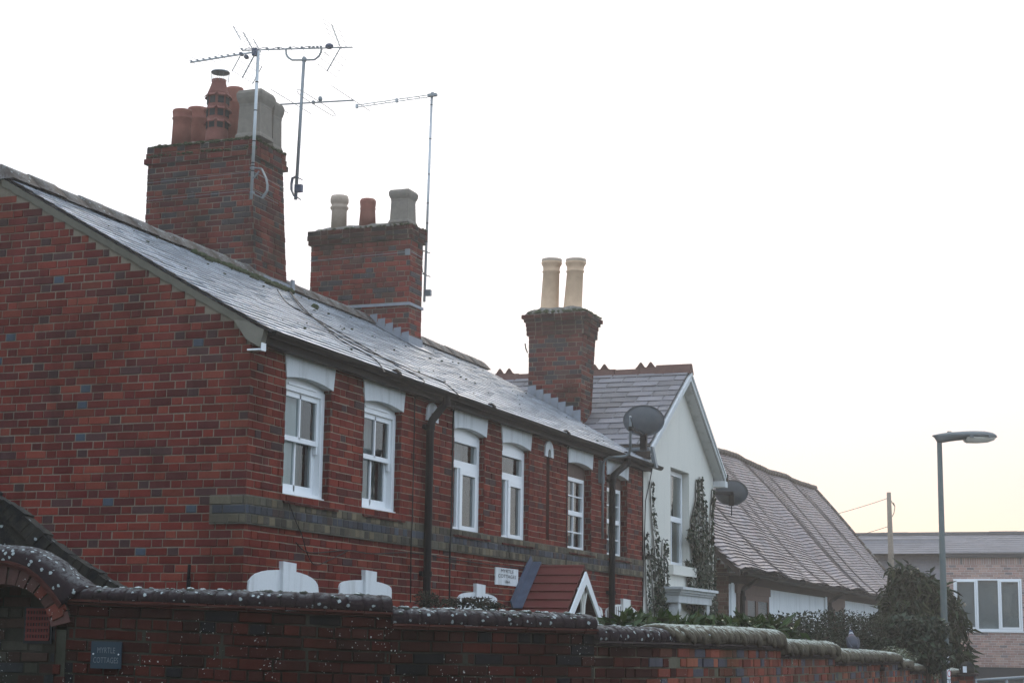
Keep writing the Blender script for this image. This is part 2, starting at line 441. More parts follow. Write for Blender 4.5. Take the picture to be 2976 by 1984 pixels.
# --- gable wall
def gz(u): return zr(-u)-.10
def rake(z):      # y-range of the gable at height z
    yl = max(YF, (z+.10-RB)/RS); return yl, 2*YR-yl if yl > YF else YB
mb = MB()
def iv_g(z):
    yl, yh = rake(z+.03)
    if z > 4.3: yl += .02+.05*R.random(); yh -= .03
    return [(-yh, -yl)] if yh-yl > .1 else []
def bk_g(z, zt):
    yl, yh = rake(z); return [(-yh, -yl)] if yh-yl > .02 else []
hole_sc = [(-(YF+.36), -YF)]
def iv_g2(z): return sub(iv_g(z), hole_sc if 2.655 < z < 2.905 else [])
lay(mb, faceX(XG), 0.0, 6.2, iv_g2, col_house, back=bk_g, mort=(.21, .175, .135, 0), j=.010)
mb.build('gable_wall', 'brick', terr)

# --- front wall with its openings
WX = [(15.01, 15.975), (16.765, 17.716), (19.235, 20.222), (20.82, 21.815), (23.39, 24.424), (25.17, 26.2)]
WZ = [2.945, 2.945, 2.885, 2.88, 2.895, 2.895]
ZS = 4.12
slots = [(18.48, 18.60), (22.49, 22.61)]
def iv_f(z):
    h = []
    for (a, b), s in zip(WX, WZ):
        if s < z < 4.36: h.append((a, b))
    if 2.95 < z < 4.14: h += slots
    if 2.655 < z < 2.905: return []
    return sub([(XG, XE)], h)
mb = MB()
lay(mb, faceY(YF), 0.0, 4.4, iv_f, col_front, ph=.08, mort=(.27, .215, .165, 0), irr=.002, j=.0105)
for (a, b), s in zip(WX, WZ):     # brick reveals
    for x, sg in ((b, 1), (a, -1)):
        if sg == 1: ps = lambda u, z, d, x=x: V((x-d, YF-u, z))
        else: ps = lambda u, z, d, x=x: V((x+d, YF+.0+u, z))
        lay(mb, ps, s-.04, 4.2, (lambda z: [(-.125, 0.0)]) if sg == 1 else (lambda z: [(0.0, .125)]), col_front, bond='H', mort=(.2, .17, .14, 0))
for a, b in slots:
    mb.add([(a, YF+.11, 2.9), (b, YF+.11, 2.9), (b, YF+.11, 4.2), (a, YF+.11, 4.2)], [(0, 1, 2, 3)], (.09, .03, .025, 0))
    mb.add([(b, YF, 2.9), (b, YF+.11, 2.9), (b, YF+.11, 4.2), (b, YF, 4.2)], [(3, 2, 1, 0)], (.1, .035, .03, 0))
mb.build('front_wall', 'brick', terr)
mb = MB(); mb.box((XG+.05, YB-.1, 0), (XE, YB, 4.4)); mb.box((XE-.1, YF+.2, 0), (XE, YB-.11, 4.35)); mb.build('back_wall', 'brick', terr)

# --- string course of pale and blue headers
mb = MB()
SCC = [(.10, .086, .062), (.13, .11, .078), (.085, .072, .055), (.095, .085, .066), (.07, .06, .05), (.15, .12, .08)]
def col_sc(kind, u, z, k):
    if k == 1:
        c = R.choice([(.05, .052, .062), (.07, .078, .098), (.045, .043, .05), (.065, .045, .042), (.055, .06, .075)]); return (*c, .5)
    c = R.choice(SCC); g = .75+.5*R.random(); return (c[0]*g, c[1]*g, c[2]*g, 0)
P3 = .032
lay(mb, faceY(YF-P3), 2.652, 2.9, lambda z: [(XG-P3, XE)], col_sc, h=.0848, bond='H', mort=(.16, .145, .12, 0))
lay(mb, faceX(XG-P3), 2.652, 2.9, lambda z: [(-(YF+.36), -(YF-P3))], col_sc, h=.0848, bond='F', mort=(.16, .15, .12, 0))
mb.box((XG-P3+.006, YF-P3+.006, 2.645), (XE, YF+.01, 2.914), (.12, .11, .09, 0)); mb.box((XG-P3+.006, YF, 2.645), (XG+.01, YF+.36, 2.914), (.12, .11, .09, 0))
mb.build('string_course', 'brick', terr)

# --- window heads
def arc_pts(x0, x1, zs, rise, n=10): return [(x0+(x1-x0)*i/n, zs+rise*(1-(2*i/n-1)**2)) for i in range(n+1)]
for i, (a, b) in enumerate(WX):
    mb = MB(); lo = arc_pts(a-.02, b+.02, ZS-.015, .045)
    # the flat arch itself, splayed, built of strips so that it keeps a clean outline
    top = 4.40; n = len(lo)
    for q in range(n-1):
        xa = a-.07+(b-a+.14)*q/(n-1); xb = a-.07+(b-a+.14)*(q+1)/(n-1)
        P = [V((lo[q][0], YF-.014, lo[q][1])), V((lo[q+1][0], YF-.014, lo[q+1][1])), V((xb, YF-.014, top)), V((xa, YF-.014, top))]
        Q = [p+V((0, .135, 0)) for p in P]
        mb.add(P+Q, [(0, 1, 2, 3), (0, 4, 5, 1)]+([(0, 3, 7, 4)] if q == 0 else [])+([(2, 1, 5, 6)] if q == n-2 else []))
    mb.build('window_head', 'white', terr)

# --- little white hoods over the two dividing slots
for a, b in slots:
    mb = MB(); cx = (a+b)/2; n = 10; pts = []
    for k in range(n+1):
        t = PI*k/n; pts.append((cx-math.cos(t)*.16, 4.19+math.sin(t)*.13))
    outer = [(cx-.17, 4.10)]+pts+[(cx+.17, 4.10)]
    inner = [(cx-.055, 4.10)]+[(cx-math.cos(PI*k/6)*.055, 4.15+math.sin(PI*k/6)*.06) for k in range(7)]+[(cx+.055, 4.10)]
    m = len(outer); ii = [inner[min(len(inner)-1, round(k*(len(inner)-1)/(m-1)))] for k in range(m)]
    for k in range(m-1):
        P = [V((x, YF-.02, z)) for x, z in (outer[k], ii[k], ii[k+1], outer[k+1])]
        Q = [p+V((0, .03, 0)) for p in P]
        mb.add(P+Q, [(0, 1, 2, 3), (0, 3, 7, 4), (1, 5, 6, 2)])
    mb.build('slot_hood', 'white', terr)

# --- windows
def hbar(mb, x0, x1, z0, z1, y0, y1): mb.box((x0, y0, z0), (x1, y1, z1))
def ring(mb, x0, x1, z0, z1, w, y0, y1, wb=None, wt=None):
    wb = wb or w; wt = wt or w
    mb.box((x0, y0, z0), (x0+w, y1, z1)); mb.box((x1-w, y0, z0), (x1, y1, z1))
    mb.box((x0+w, y0+.001, z0), (x1-w, y1, z0+wb)); mb.box((x0+w, y0+.001, z1-wt), (x1-w, y1, z1))
def quadY(mb, x0, x1, z0, z1, y): mb.add([(x0, y, z0), (x1, y, z0), (x1, y, z1), (x0, y, z1)], [(0, 1, 2, 3)])
def curtain(x0, x1, z0, z1, y, par, folds=7, amp=.02):
    mb = MB(); n = folds*4; vs = []
    for i in range(n+1):
        x = x0+(x1-x0)*i/n; d = amp*math.sin(i*PI/2)+jit(.006); vs += [V((x, y+d, z0)), V((x, y+d*.7, z1))]
    mb.add(vs, [(2*i, 2*i+2, 2*i+3, 2*i+1) for i in range(n)]); return mb.build('curtain', 'curtain', par, True)
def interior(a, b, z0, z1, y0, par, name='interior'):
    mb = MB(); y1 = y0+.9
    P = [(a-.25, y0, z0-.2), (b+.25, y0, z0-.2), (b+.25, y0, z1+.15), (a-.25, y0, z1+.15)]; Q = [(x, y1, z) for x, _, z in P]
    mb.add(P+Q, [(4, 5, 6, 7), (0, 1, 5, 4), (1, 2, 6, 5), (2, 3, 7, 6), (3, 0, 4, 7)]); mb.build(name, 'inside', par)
for i, (a, b) in enumerate(WX):
    z0 = WZ[i]; Y0 = YF+.085
    if i < 4:
        mb = MB()
        hd = arc_pts(a, b, ZS-.03, .045, 8)      # arched head filler
        for q in range(8):
            P = [V((hd[q][0], Y0, ZS-.075)), V((hd[q+1][0], Y0, ZS-.075)), V((hd[q+1][0], Y0, hd[q+1][1]+.02)), V((hd[q][0], Y0, hd[q][1]+.02))]
            mb.add(P, [(0, 1, 2, 3)])
        z1 = ZS-.045
        if i < 2:
            ring(mb, a, b, z0, z1, .075, Y0-.012, Y0+.10, .085, .06)
            mb.box((a-.012, Y0-.04, z0-.01), (b+.005, Y0+.06, z0+.055))      # sill
            win = mb.build('window', 'upvc', terr)
            zm = (z0+z1)/2+.045; xm = (a+b)/2
            sm = MB(); ring(sm, a+.075, b-.075, zm-.03, z1-.06, .055, Y0+.01, Y0+.05, .05); sm.box((xm-.013, Y0+.011, zm), (xm+.013, Y0+.045, z1-.07))
            for x in (a+.082, b-.082-.03): sm.box((x, Y0+.012, zm-.11), (x+.03, Y0+.045, zm-.03)); 
            sm.build('upper_sash', 'upvc', win)
            sm = MB(); ring(sm, a+.075, b-.075, z0+.085, zm+.02, .06, Y0+.052, Y0+.09, .075, .04); sm.box((xm-.013, Y0+.053, z0+.1), (xm+.013, Y0+.085, zm)); sm.build('lower_sash', 'upvc', win)
            sm = MB(); sm.box((a+.16, Y0-.022, z1-.008), (b-.2, Y0-.011, z1+.012)); sm.build('trickle_vent', 'upvc', win)
            gm = MB(); quadY(gm, a+.12, b-.12, zm-.02, z1-.1, Y0+.03); gm.build('pane', 'glass', win)
            gm = MB(); quadY(gm, a+.12, b-.12, z0+.15, zm, Y0+.07); gm.build('pane', 'glass', win)
            curtain(xm+.06 if i == 0 else xm-.1, b-.02, z0-.02, z1, Y0+.24, win, 6)
            if i == 0:
                nm_ = MB(); nm_.add([(a, Y0+.13, z0), (xm+.15, Y0+.13, z0), (xm+.15, Y0+.13, z1), (a, Y0+.13, z1)], [(0, 1, 2, 3)]); nm_.build('pale_pane_backing', 'pane_glare', win)  # white panel standing in for the bright sky reflection in these panes
            if i == 1: curtain(a-.02, xm-.22, z0-.02, z1, Y0+.26, win, 4)
        else:
            ring(mb, a, b, z0, z1, .085, Y0-.01, Y0+.07, .07, .10)
            zt = z1-.36
            mb.box((a+.085, Y0-.008, zt-.05), (b-.085, Y0+.07, zt+.04))          # transom
            win = mb.build('window', 'upvc', terr)
            xm = a+(b-a)*(.36 if i == 2 else .40)
            sm = MB(); ring(sm, xm, b-.075, z0+.02, zt-.045, .075, Y0-.022, Y0+.04); sm.build('casement', 'upvc', win)
            sm = MB(); sm.box((xm-.05, Y0, z0+.06), (xm-.004, Y0+.06, zt-.05))
            if i == 3: sm.box((a+.09, Y0+.005, z0+.07), (a+.14, Y0+.055, zt-.05))
            sm.build('mullion', 'upvc', win)
            gm = MB(); quadY(gm, a+.08, b-.08, zt+.03, z1-.09, Y0+.03); gm.build('pane', 'glass', win)
            gm = MB(); quadY(gm, a+.08, xm-.03, z0+.06, zt-.04, Y0+.03); gm.build('pane', 'glass', win)
            gm = MB(); quadY(gm, xm+.06, b-.14, z0+.08, zt-.1, Y0+.012); gm.build('pane', 'glass', win)
            if i == 2: curtain(xm-.05, b, z0, z1, Y0+.22, win, 9, .014)
            else: curtain(a, b, z0+.6, z1, Y0+.3, win, 7)
    else:
        mb = MB(); w = .05; ring(mb, a+.0, b-.0, z0-.02, ZS+.06, .10, Y0+.02, Y0+.1, .05, .26)     # dark timber surround
        win = mb.build('window', 'brownwood', terr)
        xa, xb, z1 = a+.10, b-.10, ZS-.18
        sm = MB(); ring(sm, xa, xb, z0+.03, z1, .04, Y0+.0, Y0+.06, .035, .055)
        zm = (z0+z1)/2+.02; sm.box((xa+.04, Y0+.003, zm-.035), (xb-.04, Y0+.06, zm+.03))
        xm = (xa+xb)/2; sm.box((xm-.01, Y0+.012, z0+.06), (xm+.01, Y0+.05, z1-.05))
        for z in ((z0+zm)/2, (zm+z1)/2-.01): sm.box((xa+.04, Y0+.013, z-.009), (xb-.04, Y0+.05, z+.009))
        sm.build('sash', 'upvc', win)
        gm = MB(); quadY(gm, xa+.03, xb-.03, z0+.05, z1-.04, Y0+.035); gm.build('pane', 'glass', win)
        curtain(xm-.05, b, z0, z1, Y0+.3, win, 6)
    interior(a, b, z0, ZS, YF+.19, win)
    sb = MB()      # sill of red tiles, a little broken
    x = a-.05
    while x < b+.04:
        w = .105; sb.obox(V((x, YF-.05+jit(.003), z0-.062+jit(.002))), V((w-.005, 0, 0)), V((0, .2, .04)), V((0, -.004, .022)), (.09*(.7+.6*R.random()), .026, .022, 0)); x += w
    sb.build('sill', 'brick', win)

# --- white ground-floor heads with keystones
def gound_head(x0, x1, zspr, ztop, kx0, kx1, kz, mat):
    mb = MB(); n = 14; xc = (x0+x1)/2; hw = (x1-x0)/2; y = YF-.016
    P = [(x0, zspr-.35)]+[(xc-hw*math.cos(PI*k/n), zspr+(ztop-zspr)*math.sin(PI*k/n)**.75) for k in range(n+1)]+[(x1, zspr-.35)]
    for k in range(len(P)-1):
        A, B = P[k], P[k+1]; f = [V((A[0], y, zspr-.35)), V((B[0], y, zspr-.35)), V((B[0], y, B[1])), V((A[0], y, A[1]))]
        e = [p+V((0, .03, 0)) for p in f]; mb.add(f+e, [(0, 1, 2, 3), (3, 2, 6, 7)])
    h = mb.build('arch_head', mat, terr)
    mb = MB(); mb.poly([V((kx0+.03, y-.03, zspr-.35)), V((kx1-.03, y-.03, zspr-.35)), V((kx1, y-.03, kz-.01)), V((kx0, y-.03, kz))], V((0, .05, 0)))
    for _ in range(0): pass
    mb.build('keystone', mat, h)
    return h
gound_head(14.39, 15.80, 2.08, 2.255, 14.99, 15.26, 2.335, 'white')
gound_head(16.27, 17.53, 2.14, 2.225, 16.80, 17.08, 2.33, 'white')
gound_head(19.42, 20.68, 2.11, 2.195, 19.91, 20.2, 2.30, 'white')
gound_head(23.3, 24.95, 2.03, 2.20, 23.95, 24.25, 2.28, 'white_worn')
h = gound_head(25.1, 26.72, 2.03, 2.195, 25.86, 26.25, 2.285, 'white_worn')
mb = MB()          # flaking joints of the worn brick arch
for k in range(-7, 8):
    if k == 0: continue
    x = 25.92+k*.098; mb.bar((x, YF-.018, 1.7), (x+k*.012, YF-.018, 2.17-.0016*k*k), .012, .006)
mb.build('flaked_joint', 'brownwood', h)

# --- painted name panel
mb = MB(); A = onY(YF, 1438, 1646); B = onY(YF, 1503, 1704)
mb.box((A.x, YF-.012, 2.315), (B.x, YF+.01, 2.53)); pl = mb.build('painted_panel', 'white', terr)
tag(pl, 'white painted panel lettered MYRTLE COTTAGES 1864')
mb = MB(); cx = (A.x+B.x)/2
for s, z, sz, sx in (('MYRTLE', 2.489, .062, 2.0), ('COTTAGES', 2.425, .062, 1.95), ('1864', 2.358, .055, 1.7)):
    text_mesh(mb, s, (cx, YF-.0135, z), (1, 0, 0), (0, 0, 1), sz, sx=sx, spacing=1.05)
mb.build('lettering', 'blackpaint', pl)

# --- slated roof
def slates(mb, P, ux, us, x0, x1, s0, s1, gauge, width, th, colf, nrm, jx=.006, js=.006, drop=0, sag=None, gap=.003):
    # P origin, ux along the eaves, us up the slope; overlapping slates, each tilted on the one below
    rows = int((s1-s0)/gauge)+1
    for r in range(rows):
        s = s0+r*gauge; off = (r % 2)*width/2+jit(.015)
        x = x0-width+off
        while x < x1:
            a, b = max(x, x0)+gap, min(x+width, x1)-gap; x += width
            if b-a < .03: continue
            if drop and R.random() < drop: continue
            sb = s+jit(js); st = min(s+gauge*1.45, s1); sk = jit(jx)
            hb = th*2.1+jit(th*.35); ht = th*.3
            def q(xx, ss, h):
                p = P+ux*xx+us*ss+nrm*h
                return p+sag(p) if sag else p
            vs = [q(a, sb+sk, hb), q(b, sb-sk, hb+jit(th*.25)), q(b, st, ht), q(a, st, ht), q(a, sb+sk, hb-th), q(b, sb-sk, hb-th)]
            mb.add(vs, [(0, 1, 2, 3), (4, 5, 1, 0)], colf())
US = V((0, 1, RS)).normalized(); NR = V((0, -RS, 1)).normalized()
def c_sl():
    g = .85+.3*R.random(); return (.25*g, .268*g, .295*g, 0)
mb = MB()
Y0e = 7.88; EP = V((0, Y0e, zr(Y0e)-.012)); SL = (YR-Y0e)*math.sqrt(1+RS*RS)
mb.add([EP+V((XG-.06, 0, -.01)), EP+V((27.22, 0, -.01)), EP+V((27.22, 0, -.01))+US*SL, EP+V((XG-.06, 0, -.01))+US*SL], [(0, 1, 2, 3)], (.03, .03, .03, 0))
slates(mb, EP, V((1, 0, 0)), US, XG-.06, 27.22, 0, SL, .148, .255, .010, c_sl, NR, jx=.003, js=.003)
UB = V((0, -1, RS)).normalized(); NB = V((0, RS, 1)).normalized(); BP = V((0, YB+.2, zr(YB+.2)-.012))
mb.add([BP+V((XG-.06, 0, 0)), BP+V((XG-.06, 0, 0))+UB*SL, BP+V((27.22, 0, 0))+UB*SL, BP+V((27.22, 0, 0))], [(0, 1, 2, 3)], (.07, .07, .08, 0))
roof = mb.build('roof', 'slate', terr)
# cement verge, kneeler and eaves box
mb = MB()
for k in range(24):
    ya = 7.95+(YR-7.95)*k/24; yb = 7.95+(YR-7.95)*(k+1)/24; w0 = .025+jit(.01); w1 = .025+jit(.01)
    mb.add([(XG-.045, ya, zr(ya)-.035), (XG-.045, yb, zr(yb)-.035), (XG-.02, yb, zr(yb)-.09-w1), (XG-.02, ya, zr(ya)-.09-w0),
            (XG+.03, ya, zr(ya)-.035), (XG+.03, yb, zr(yb)-.035), (XG+.03, yb, zr(yb)-.09-w1), (XG+.03, ya, zr(ya)-.09-w0)],
           [(0, 3, 2, 1), (3, 7, 6, 2)])
mb.poly([V((XG-.05, 7.93, zr(7.93)-.03)), V((XG-.05, 8.12, zr(8.12)-.05)), V((XG-.05, 8.26, zr(8.26)-.10)), V((XG-.05, 8.12, 4.36)), V((XG-.05, 7.97, 4.275))], V((.09, 0, 0)))
mb.build('verge_mortar', 'mortar', roof)
mb = MB(); mb.box((XG+.045, 7.965, 4.325), (27.15, 7.985, 4.42)); mb.box((XG+.05, 7.986, 4.33), (27.1, YF-.016, 4.345)); 
mb.build('fascia', 'black', terr)
mb = MB(); mb.box((XG-.052, 7.965, 4.250), (XG+.04, 8.10, 4.264)); mb.box((XG-.04, 7.950, 4.245), (XG+.04, 7.962, 4.32)); mb.build('eaves_end_cap', 'upvc', terr)
def gutter(mb, a, b, r, n=8, ends=True):
    a, b = V(a), V(b); d = (b-a).normalized(); sd = d.cross(V((0, 0, 1))).normalized(); m = max(2, int((b-a).length/.9)); vs = []
    for i in range(m+1):
        p = a+(b-a)*i/m+V((0, 0, jit(.008)))
        for k in range(n+1):
            t = PI*k/n; vs.append(p+sd*(math.cos(t)*r)-V((0, 0, math.sin(t)*r)))
    fs = []
    for i in range(m):
        for k in range(n): q = i*(n+1)+k; fs.append((q, q+1, q+n+2, q+n+1))
    fs += [tuple(range(n+1)), tuple(m*(n+1)+k for k in range(n, -1, -1))]
    mb.add(vs, fs)
    for i in range(1, m):
        p = a+(b-a)*i/m
        if i % 3 == 0: mb.tube([p-d*.03, p+d*.03], r*1.08, 10)
mb = MB(); gutter(mb, (XG+.03, 7.90, 4.435), (27.42, 7.90, 4.425), .057)
mb.build('gutter', 'black', terr)
# ridge tiles
def ridge_run(mb, a, b, hw, hh, seg=.45, lift=.0, n=6, jj=.006):
    a, b = V(a), V(b); d = (b-a); Ln = d.length; d.normalize(); sd = V((-d.y, d.x, 0)).normalized(); k = 0; s = 0
    while s < Ln-.02:
        e = min(s+seg, Ln); o = jit(jj); vs = []; big = 1+.05*(k % 2)
        for t in (s+.004, e+.012):
            for i in range(n+1):
                q = -1+2*i/n; z = hh*(1-abs(q)**1.35)*big
                vs.append(a+d*t+sd*(q*hw*big)+V((0, 0, z-(abs(q)*hw*RS*.45)+o+lift)))
        m = n+1
        fs = [(i, i+1, m+i+1, m+i) for i in range(n)]+[tuple(range(m))[::-1], tuple(range(m, 2*m))]
        mb.add(vs, fs); s = e; k += 1
for a, b in ((XG-.07, 19.62), (19.62, 22.78), (23.42, 27.30)):
    mb = MB(); ridge_run(mb, (a, YR, zr(YR)-.01), (b, YR, zr(YR)-.01), .17, .115)
    mb.build('ridge_tiles', 'ridge', roof, True)
mb = MB()          # moss growing along the ridge by the first chimney and cushions on the slates
for k in range(90):
    x = 17.6+2.4*R.random(); y = YR-.19-abs(R.gauss(0, .05)); mb.ball((x, y, zr(y)+.02), (.05+.05*R.random(), .03+.03*R.random(), .02+.025*R.random()), 7, 4, jit=.4)
for k in range(70):
    x = 15+12*R.random(); y = 8+2.9*R.random(); s = .008+.016*R.random()**2; mb.ball((x, y, zr(y)+.012), (s*1.3, s, s*.6), 6, 4, jit=.4)
q = onY(10.2, 812, 880); mb.ball((19.65, 10.22, zr(10.22)+.02), (.07, .05, .045), 8, 5, jit=.3)
mb.build('moss_cushions', 'moss', roof)['kind'] = 'stuff'

# --- downpipes
def downpipe(mb, x, ztop, zbot, yw, r=.042, off=.16):
    mb.tube([(x+off, 7.90, 4.40), (x+off, 7.905, ztop+.16), (x+off*.85, 7.93, ztop+.11), (x+.04, yw-.085, ztop-.06), (x, yw-.075, ztop-.13), (x, yw-.075, ztop-.2)], r, 10)
    mb.tube([(x, yw-.075, ztop-.18), (x, yw-.075, zbot)], r, 10)
    for z in (ztop+.14, ztop-.15, 2.35, 1.2):
        xx = x+off if z > ztop else x; yy = 7.905 if z > ztop else yw-.075
        mb.tube([(xx, yy, z-.03), (xx, yy, z+.03)], r*1.25, 10)
    mb.box((x-.06, yw-.04, ztop-.17), (x+.06, yw, ztop-.12)); mb.box((x-.06, yw-.04, 2.33), (x+.06, yw, 2.38))
mb = MB(); downpipe(mb, 18.34, 4.16, .1, YF, .045, .20); mb.build('downpipe', 'black', terr)
mb = MB(); downpipe(mb, 25.2, 4.16, .1, YF, .05, .42); mb.build('downpipe', 'black', terr)

# --- chimneys
def stack(mb, x0, x1, y0, y1, z0, z1, colf, sx=0, sy=0, h=.077):
    """four brick faces; sx, sy lean the +X and -Y faces back with height"""
    t = lambda z: (z-z0)
    def fx(u, z, d): return V((x0-d, -u if -u > y0+.3 else -u+sy*t(z)*max(0, 1-(-u-y0)/.3), z))
    lay(mb, fx, z0, z1, lambda z: [(-y1, -y0)], colf, h=h, rough=.006, irr=.0025)
    lay(mb, lambda u, z, d: V((u+sx*t(z)*max(0, (u-x0)/(x1-x0)), y0+sy*t(z)-d, z)), z0, z1, lambda z: [(x0, x1)], colf, h=h, rough=.006, irr=.0025, ph=.06)
    lay(mb, lambda u, z, d: V((x1+sx*t(z)+d, u+sy*t(z)*max(0, 1-(u-y0)/.3), z)), z0, z1, lambda z: [(y0, y1)], colf, h=h, rough=.006)
    lay(mb, lambda u, z, d: V((-u, y1+d, z)), z0, z1, lambda z: [(-x1, -x0)], colf, h=h, rough=.006)
def collar(mb, x0, x1, y0, y1, z0, z1, p, colf, h=None):
    h = h or (z1-z0)
    lay(mb, faceX(x0-p), z0, z1, lambda z: [(-(y1+p), -(y0-p))], colf, h=h, irr=.003, rough=.005)
    lay(mb, faceY(y0-p), z0, z1, lambda z: [(x0-p, x1+p)], colf, h=h, irr=.003, rough=.005, ph=.05)
    lay(mb, lambda u, z, d: V((x1+p+d, u, z)), z0, z1, lambda z: [(y0-p, y1+p)], colf, h=h, irr=.003)
    lay(mb, lambda u, z, d: V((-u, y1+p+d, z)), z0, z1, lambda z: [(-x1-p, -x0+p)], colf, h=h, irr=.003)
    q = .004
    for z in (z0+.003, z1-.003): mb.add([(x0-p+q, y0-p+q, z), (x1+p-q, y0-p+q, z), (x1+p-q, y1+p-q, z), (x0-p+q, y1+p-q, z)], [(0, 1, 2, 3)], (.1, .08, .07, 0))
def flaunch(x0, x1, y0, y1, z0, z1, ins, par, nx=10, ny=14, bumpy=.012):
    mb = MB(); vs = []
    for i in range(nx+1):
        for j in range(ny+1):
            x = x0+(x1-x0)*i/nx; y = y0+(y1-y0)*j/ny
            e = min(x-x0, x1-x, y-y0, y1-y)/ins; z = z0+(z1-z0)*min(1, e)**.8+(jit(bumpy) if 0 < i < nx and 0 < j < ny else jit(.005)); vs.append((x, y, z))
    fs = [(i*(ny+1)+j, (i+1)*(ny+1)+j, (i+1)*(ny+1)+j+1, i*(ny+1)+j+1) for i in range(nx) for j in range(ny)]
    mb.add(vs, fs); o = mb.build('flaunching', 'flaunch', par); return o
def mossy(x0, x1, y0, y1, zf, n, par, sz=.03, edge=.12):
    mb = MB()
    for k in range(n):
        s = R.random()
        if s < .62: x, y = x0+R.random()*edge, y0+R.random()*(y1-y0)
        else: x, y = x0+R.random()*(x1-x0), y0+R.random()*edge
        r = sz*(.5+R.random()); mb.ball((x, y, zf(x, y)), (r, r, r*.6), 6, 4, jit=.5)
    o = mb.build('moss', 'moss', par); o['kind'] = 'stuff'; return o
def pot(mat, c, prof, par, n=22, sq=False, rot=0, hollow=True):
    mb = MB()
    if hollow:
        r, z = prof[-1]; prof = prof+[(r*.84, z-.004), (r*.8, z-.10)]
    mb.lathe(c, prof, 4 if sq else n, sq=sq, rot=rot); return mb.build('chimney_pot', mat, par, not sq)

# chimney 1: the big double stack
x0 = 19.30; cb = onX(x0, 752, 828); ct = onX(x0, 741, 455); lf = onX(x0, 426, 560)
y0, y1 = cb.y, lf.y; x1 = onY(y0+.05, 843, 640).x
mb = MB(); sy1 = (ct.y-cb.y)/(ct.z-cb.z)
stack(mb, x0, x1, y0, y1, 5.3, 7.74, col_chim, 0, sy1)
ch1 = mb.build('chimney', 'brick_chim', terr); tag(ch1, 'tall sooty double chimney with mossy top, crowded pots and two aerial masts')
Y0c = y0+sy1*2.2; mb = MB()
collar(mb, x0, x1, Y0c, y1, 7.735, 7.81, .038, col_chim); collar(mb, x0, x1, Y0c, y1, 7.81, 7.885, .022, col_chim); collar(mb, x0, x1, Y0c, y1, 7.885, 7.96, .015, col_chim)
mb.build('cap_courses', 'brick_chim', ch1)
Z1 = 8.055
flaunch(x0-.02, x1+.02, Y0c-.02, y1+.02, 7.95, Z1, .22, ch1)
mossy(x0-.04, x1+.03, Y0c-.03, y1, lambda x, y: 7.965+.06*min(1, max(0, min(x-x0, y-Y0c))/.2), 260, ch1, .028, .15)
mossy(x0-.045, x0+.02, Y0c-.04, y1, lambda x, y: 7.83+.02*R.random(), 120, ch1, .018, .03)
def basepot(px, py, xx, zz): p = onX(xx, px, py); return V((xx, p.y, zz))
xf, xk = x0+.2, x1-.17
def rpx(px, xx, py=360): # pixels -> metres at that plane
    a = onX(xx, 600, py); b = onX(xx, 601, py); return px*abs(a.y-b.y)*.94
def zpx(xx, px, py): return onX(xx, px, py).z
cyl = [(.122, 0), (.115, .2), (.113, .30), (.123, .31), (.123, .325), (.116, .335), (.12, .37), (.124, .40), (.118, .415)]
def sc_pot(prof, sr, h): k = h/prof[-1][1]; return [(r*sr, z*k) for r, z in prof]
pot('terracotta', basepot(527, 398, xf, Z1-.04), sc_pot(cyl, 1.05, zpx(xf, 531, 322)-Z1+.04), ch1)
pot('terracotta', basepot(573, 395, xk, Z1-.04), sc_pot(cyl, 1.15, zpx(xk, 571, 317)-Z1+.04), ch1)
# louvred pot
c = basepot(630, 390, xf, Z1-.04); H = zpx(xf, 637, 233)-c.z
prof = [(.148, 0), (.15, .02*H), (.146, .13*H), (.138, .2*H), (.142, .32*H), (.15, .335*H), (.136, .36*H), (.136, .52*H), (.15, .54*H), (.136, .57*H), (.136, .74*H), (.148, .76*H), (.14, .79*H), (.105, .90*H), (.094, .95*H), (.094, H)]
lp = pot('terra_dark', c, prof, ch1); mb = MB()
for zz in (.26, .45, .65):
    for k in range(8):
        t = 2*PI*k/8; p = c+V((math.cos(t)*.137, math.sin(t)*.137, zz*H)); tn = V((-math.sin(t), math.cos(t), 0)); ou = V((math.cos(t), math.sin(t), 0))
        mb.obox(p-tn*.038-V((0, 0, .045)), tn*.076, V((0, 0, .09)), ou*.006)
mb.build('louvre_opening', 'inside', lp)
mb = MB()
for zz in (.335, .54, .755):
    for k in range(8):
        t = 2*PI*k/8; p = c+V((math.cos(t)*.134, math.sin(t)*.134, zz*H)); tn = V((-math.sin(t), math.cos(t), 0)); ou = V((math.cos(t), math.sin(t), 0))
        mb.poly([p-tn*.05, p+tn*.05, p+tn*.045+ou*.045-V((0, 0, .045)), p-tn*.045+ou*.045-V((0, 0, .045))], V((0, 0, .012)))
mb.build('louvre_blade', 'terra_dark', lp)
cw = onX(xf, 641, 211); mb = MB()
mb.lathe((xf, cw.y, cw.z-.012), [(.118, 0), (.126, .006), (.12, .02), (.05, .035), (.01, .04)], 24)
for k in range(14):
    t = 2*PI*k/14; mb.tube([(xf+.118*math.cos(t), cw.y+.118*math.sin(t), cw.z-.01), (xf+.112*math.cos(t), cw.y+.112*math.sin(t), c.z+H-.04)], .0022, 4)
mb.build('cowl', 'steel', ch1)
pot('terracotta', basepot(678, 385, xk, Z1-.04), sc_pot(cyl, .95, zpx(xk, 680, 258)-Z1+.04), ch1)
def sqprof(w, h): return [(w*1.12, 0), (w*1.1, h*.05), (w, h*.1), (w*.93, h*.66), (w*.95, h*.68), (w*.95, h*.72), (w*1.05, h*.78), (w*1.12, h*.84), (w*1.14, h*.93), (w*1.0, h)]
c = basepot(738, 388, xf, Z1-.05); c.x = xf+.02; H = zpx(xf, 745, 276)-c.z
pot('greypot', V((c.x, c.y, c.z)), sqprof(.165, H+.03), ch1, sq=True)
c = basepot(800, 402, x1-.16, Z1-.06); H = zpx(x1-.16, 800, 302)-c.z
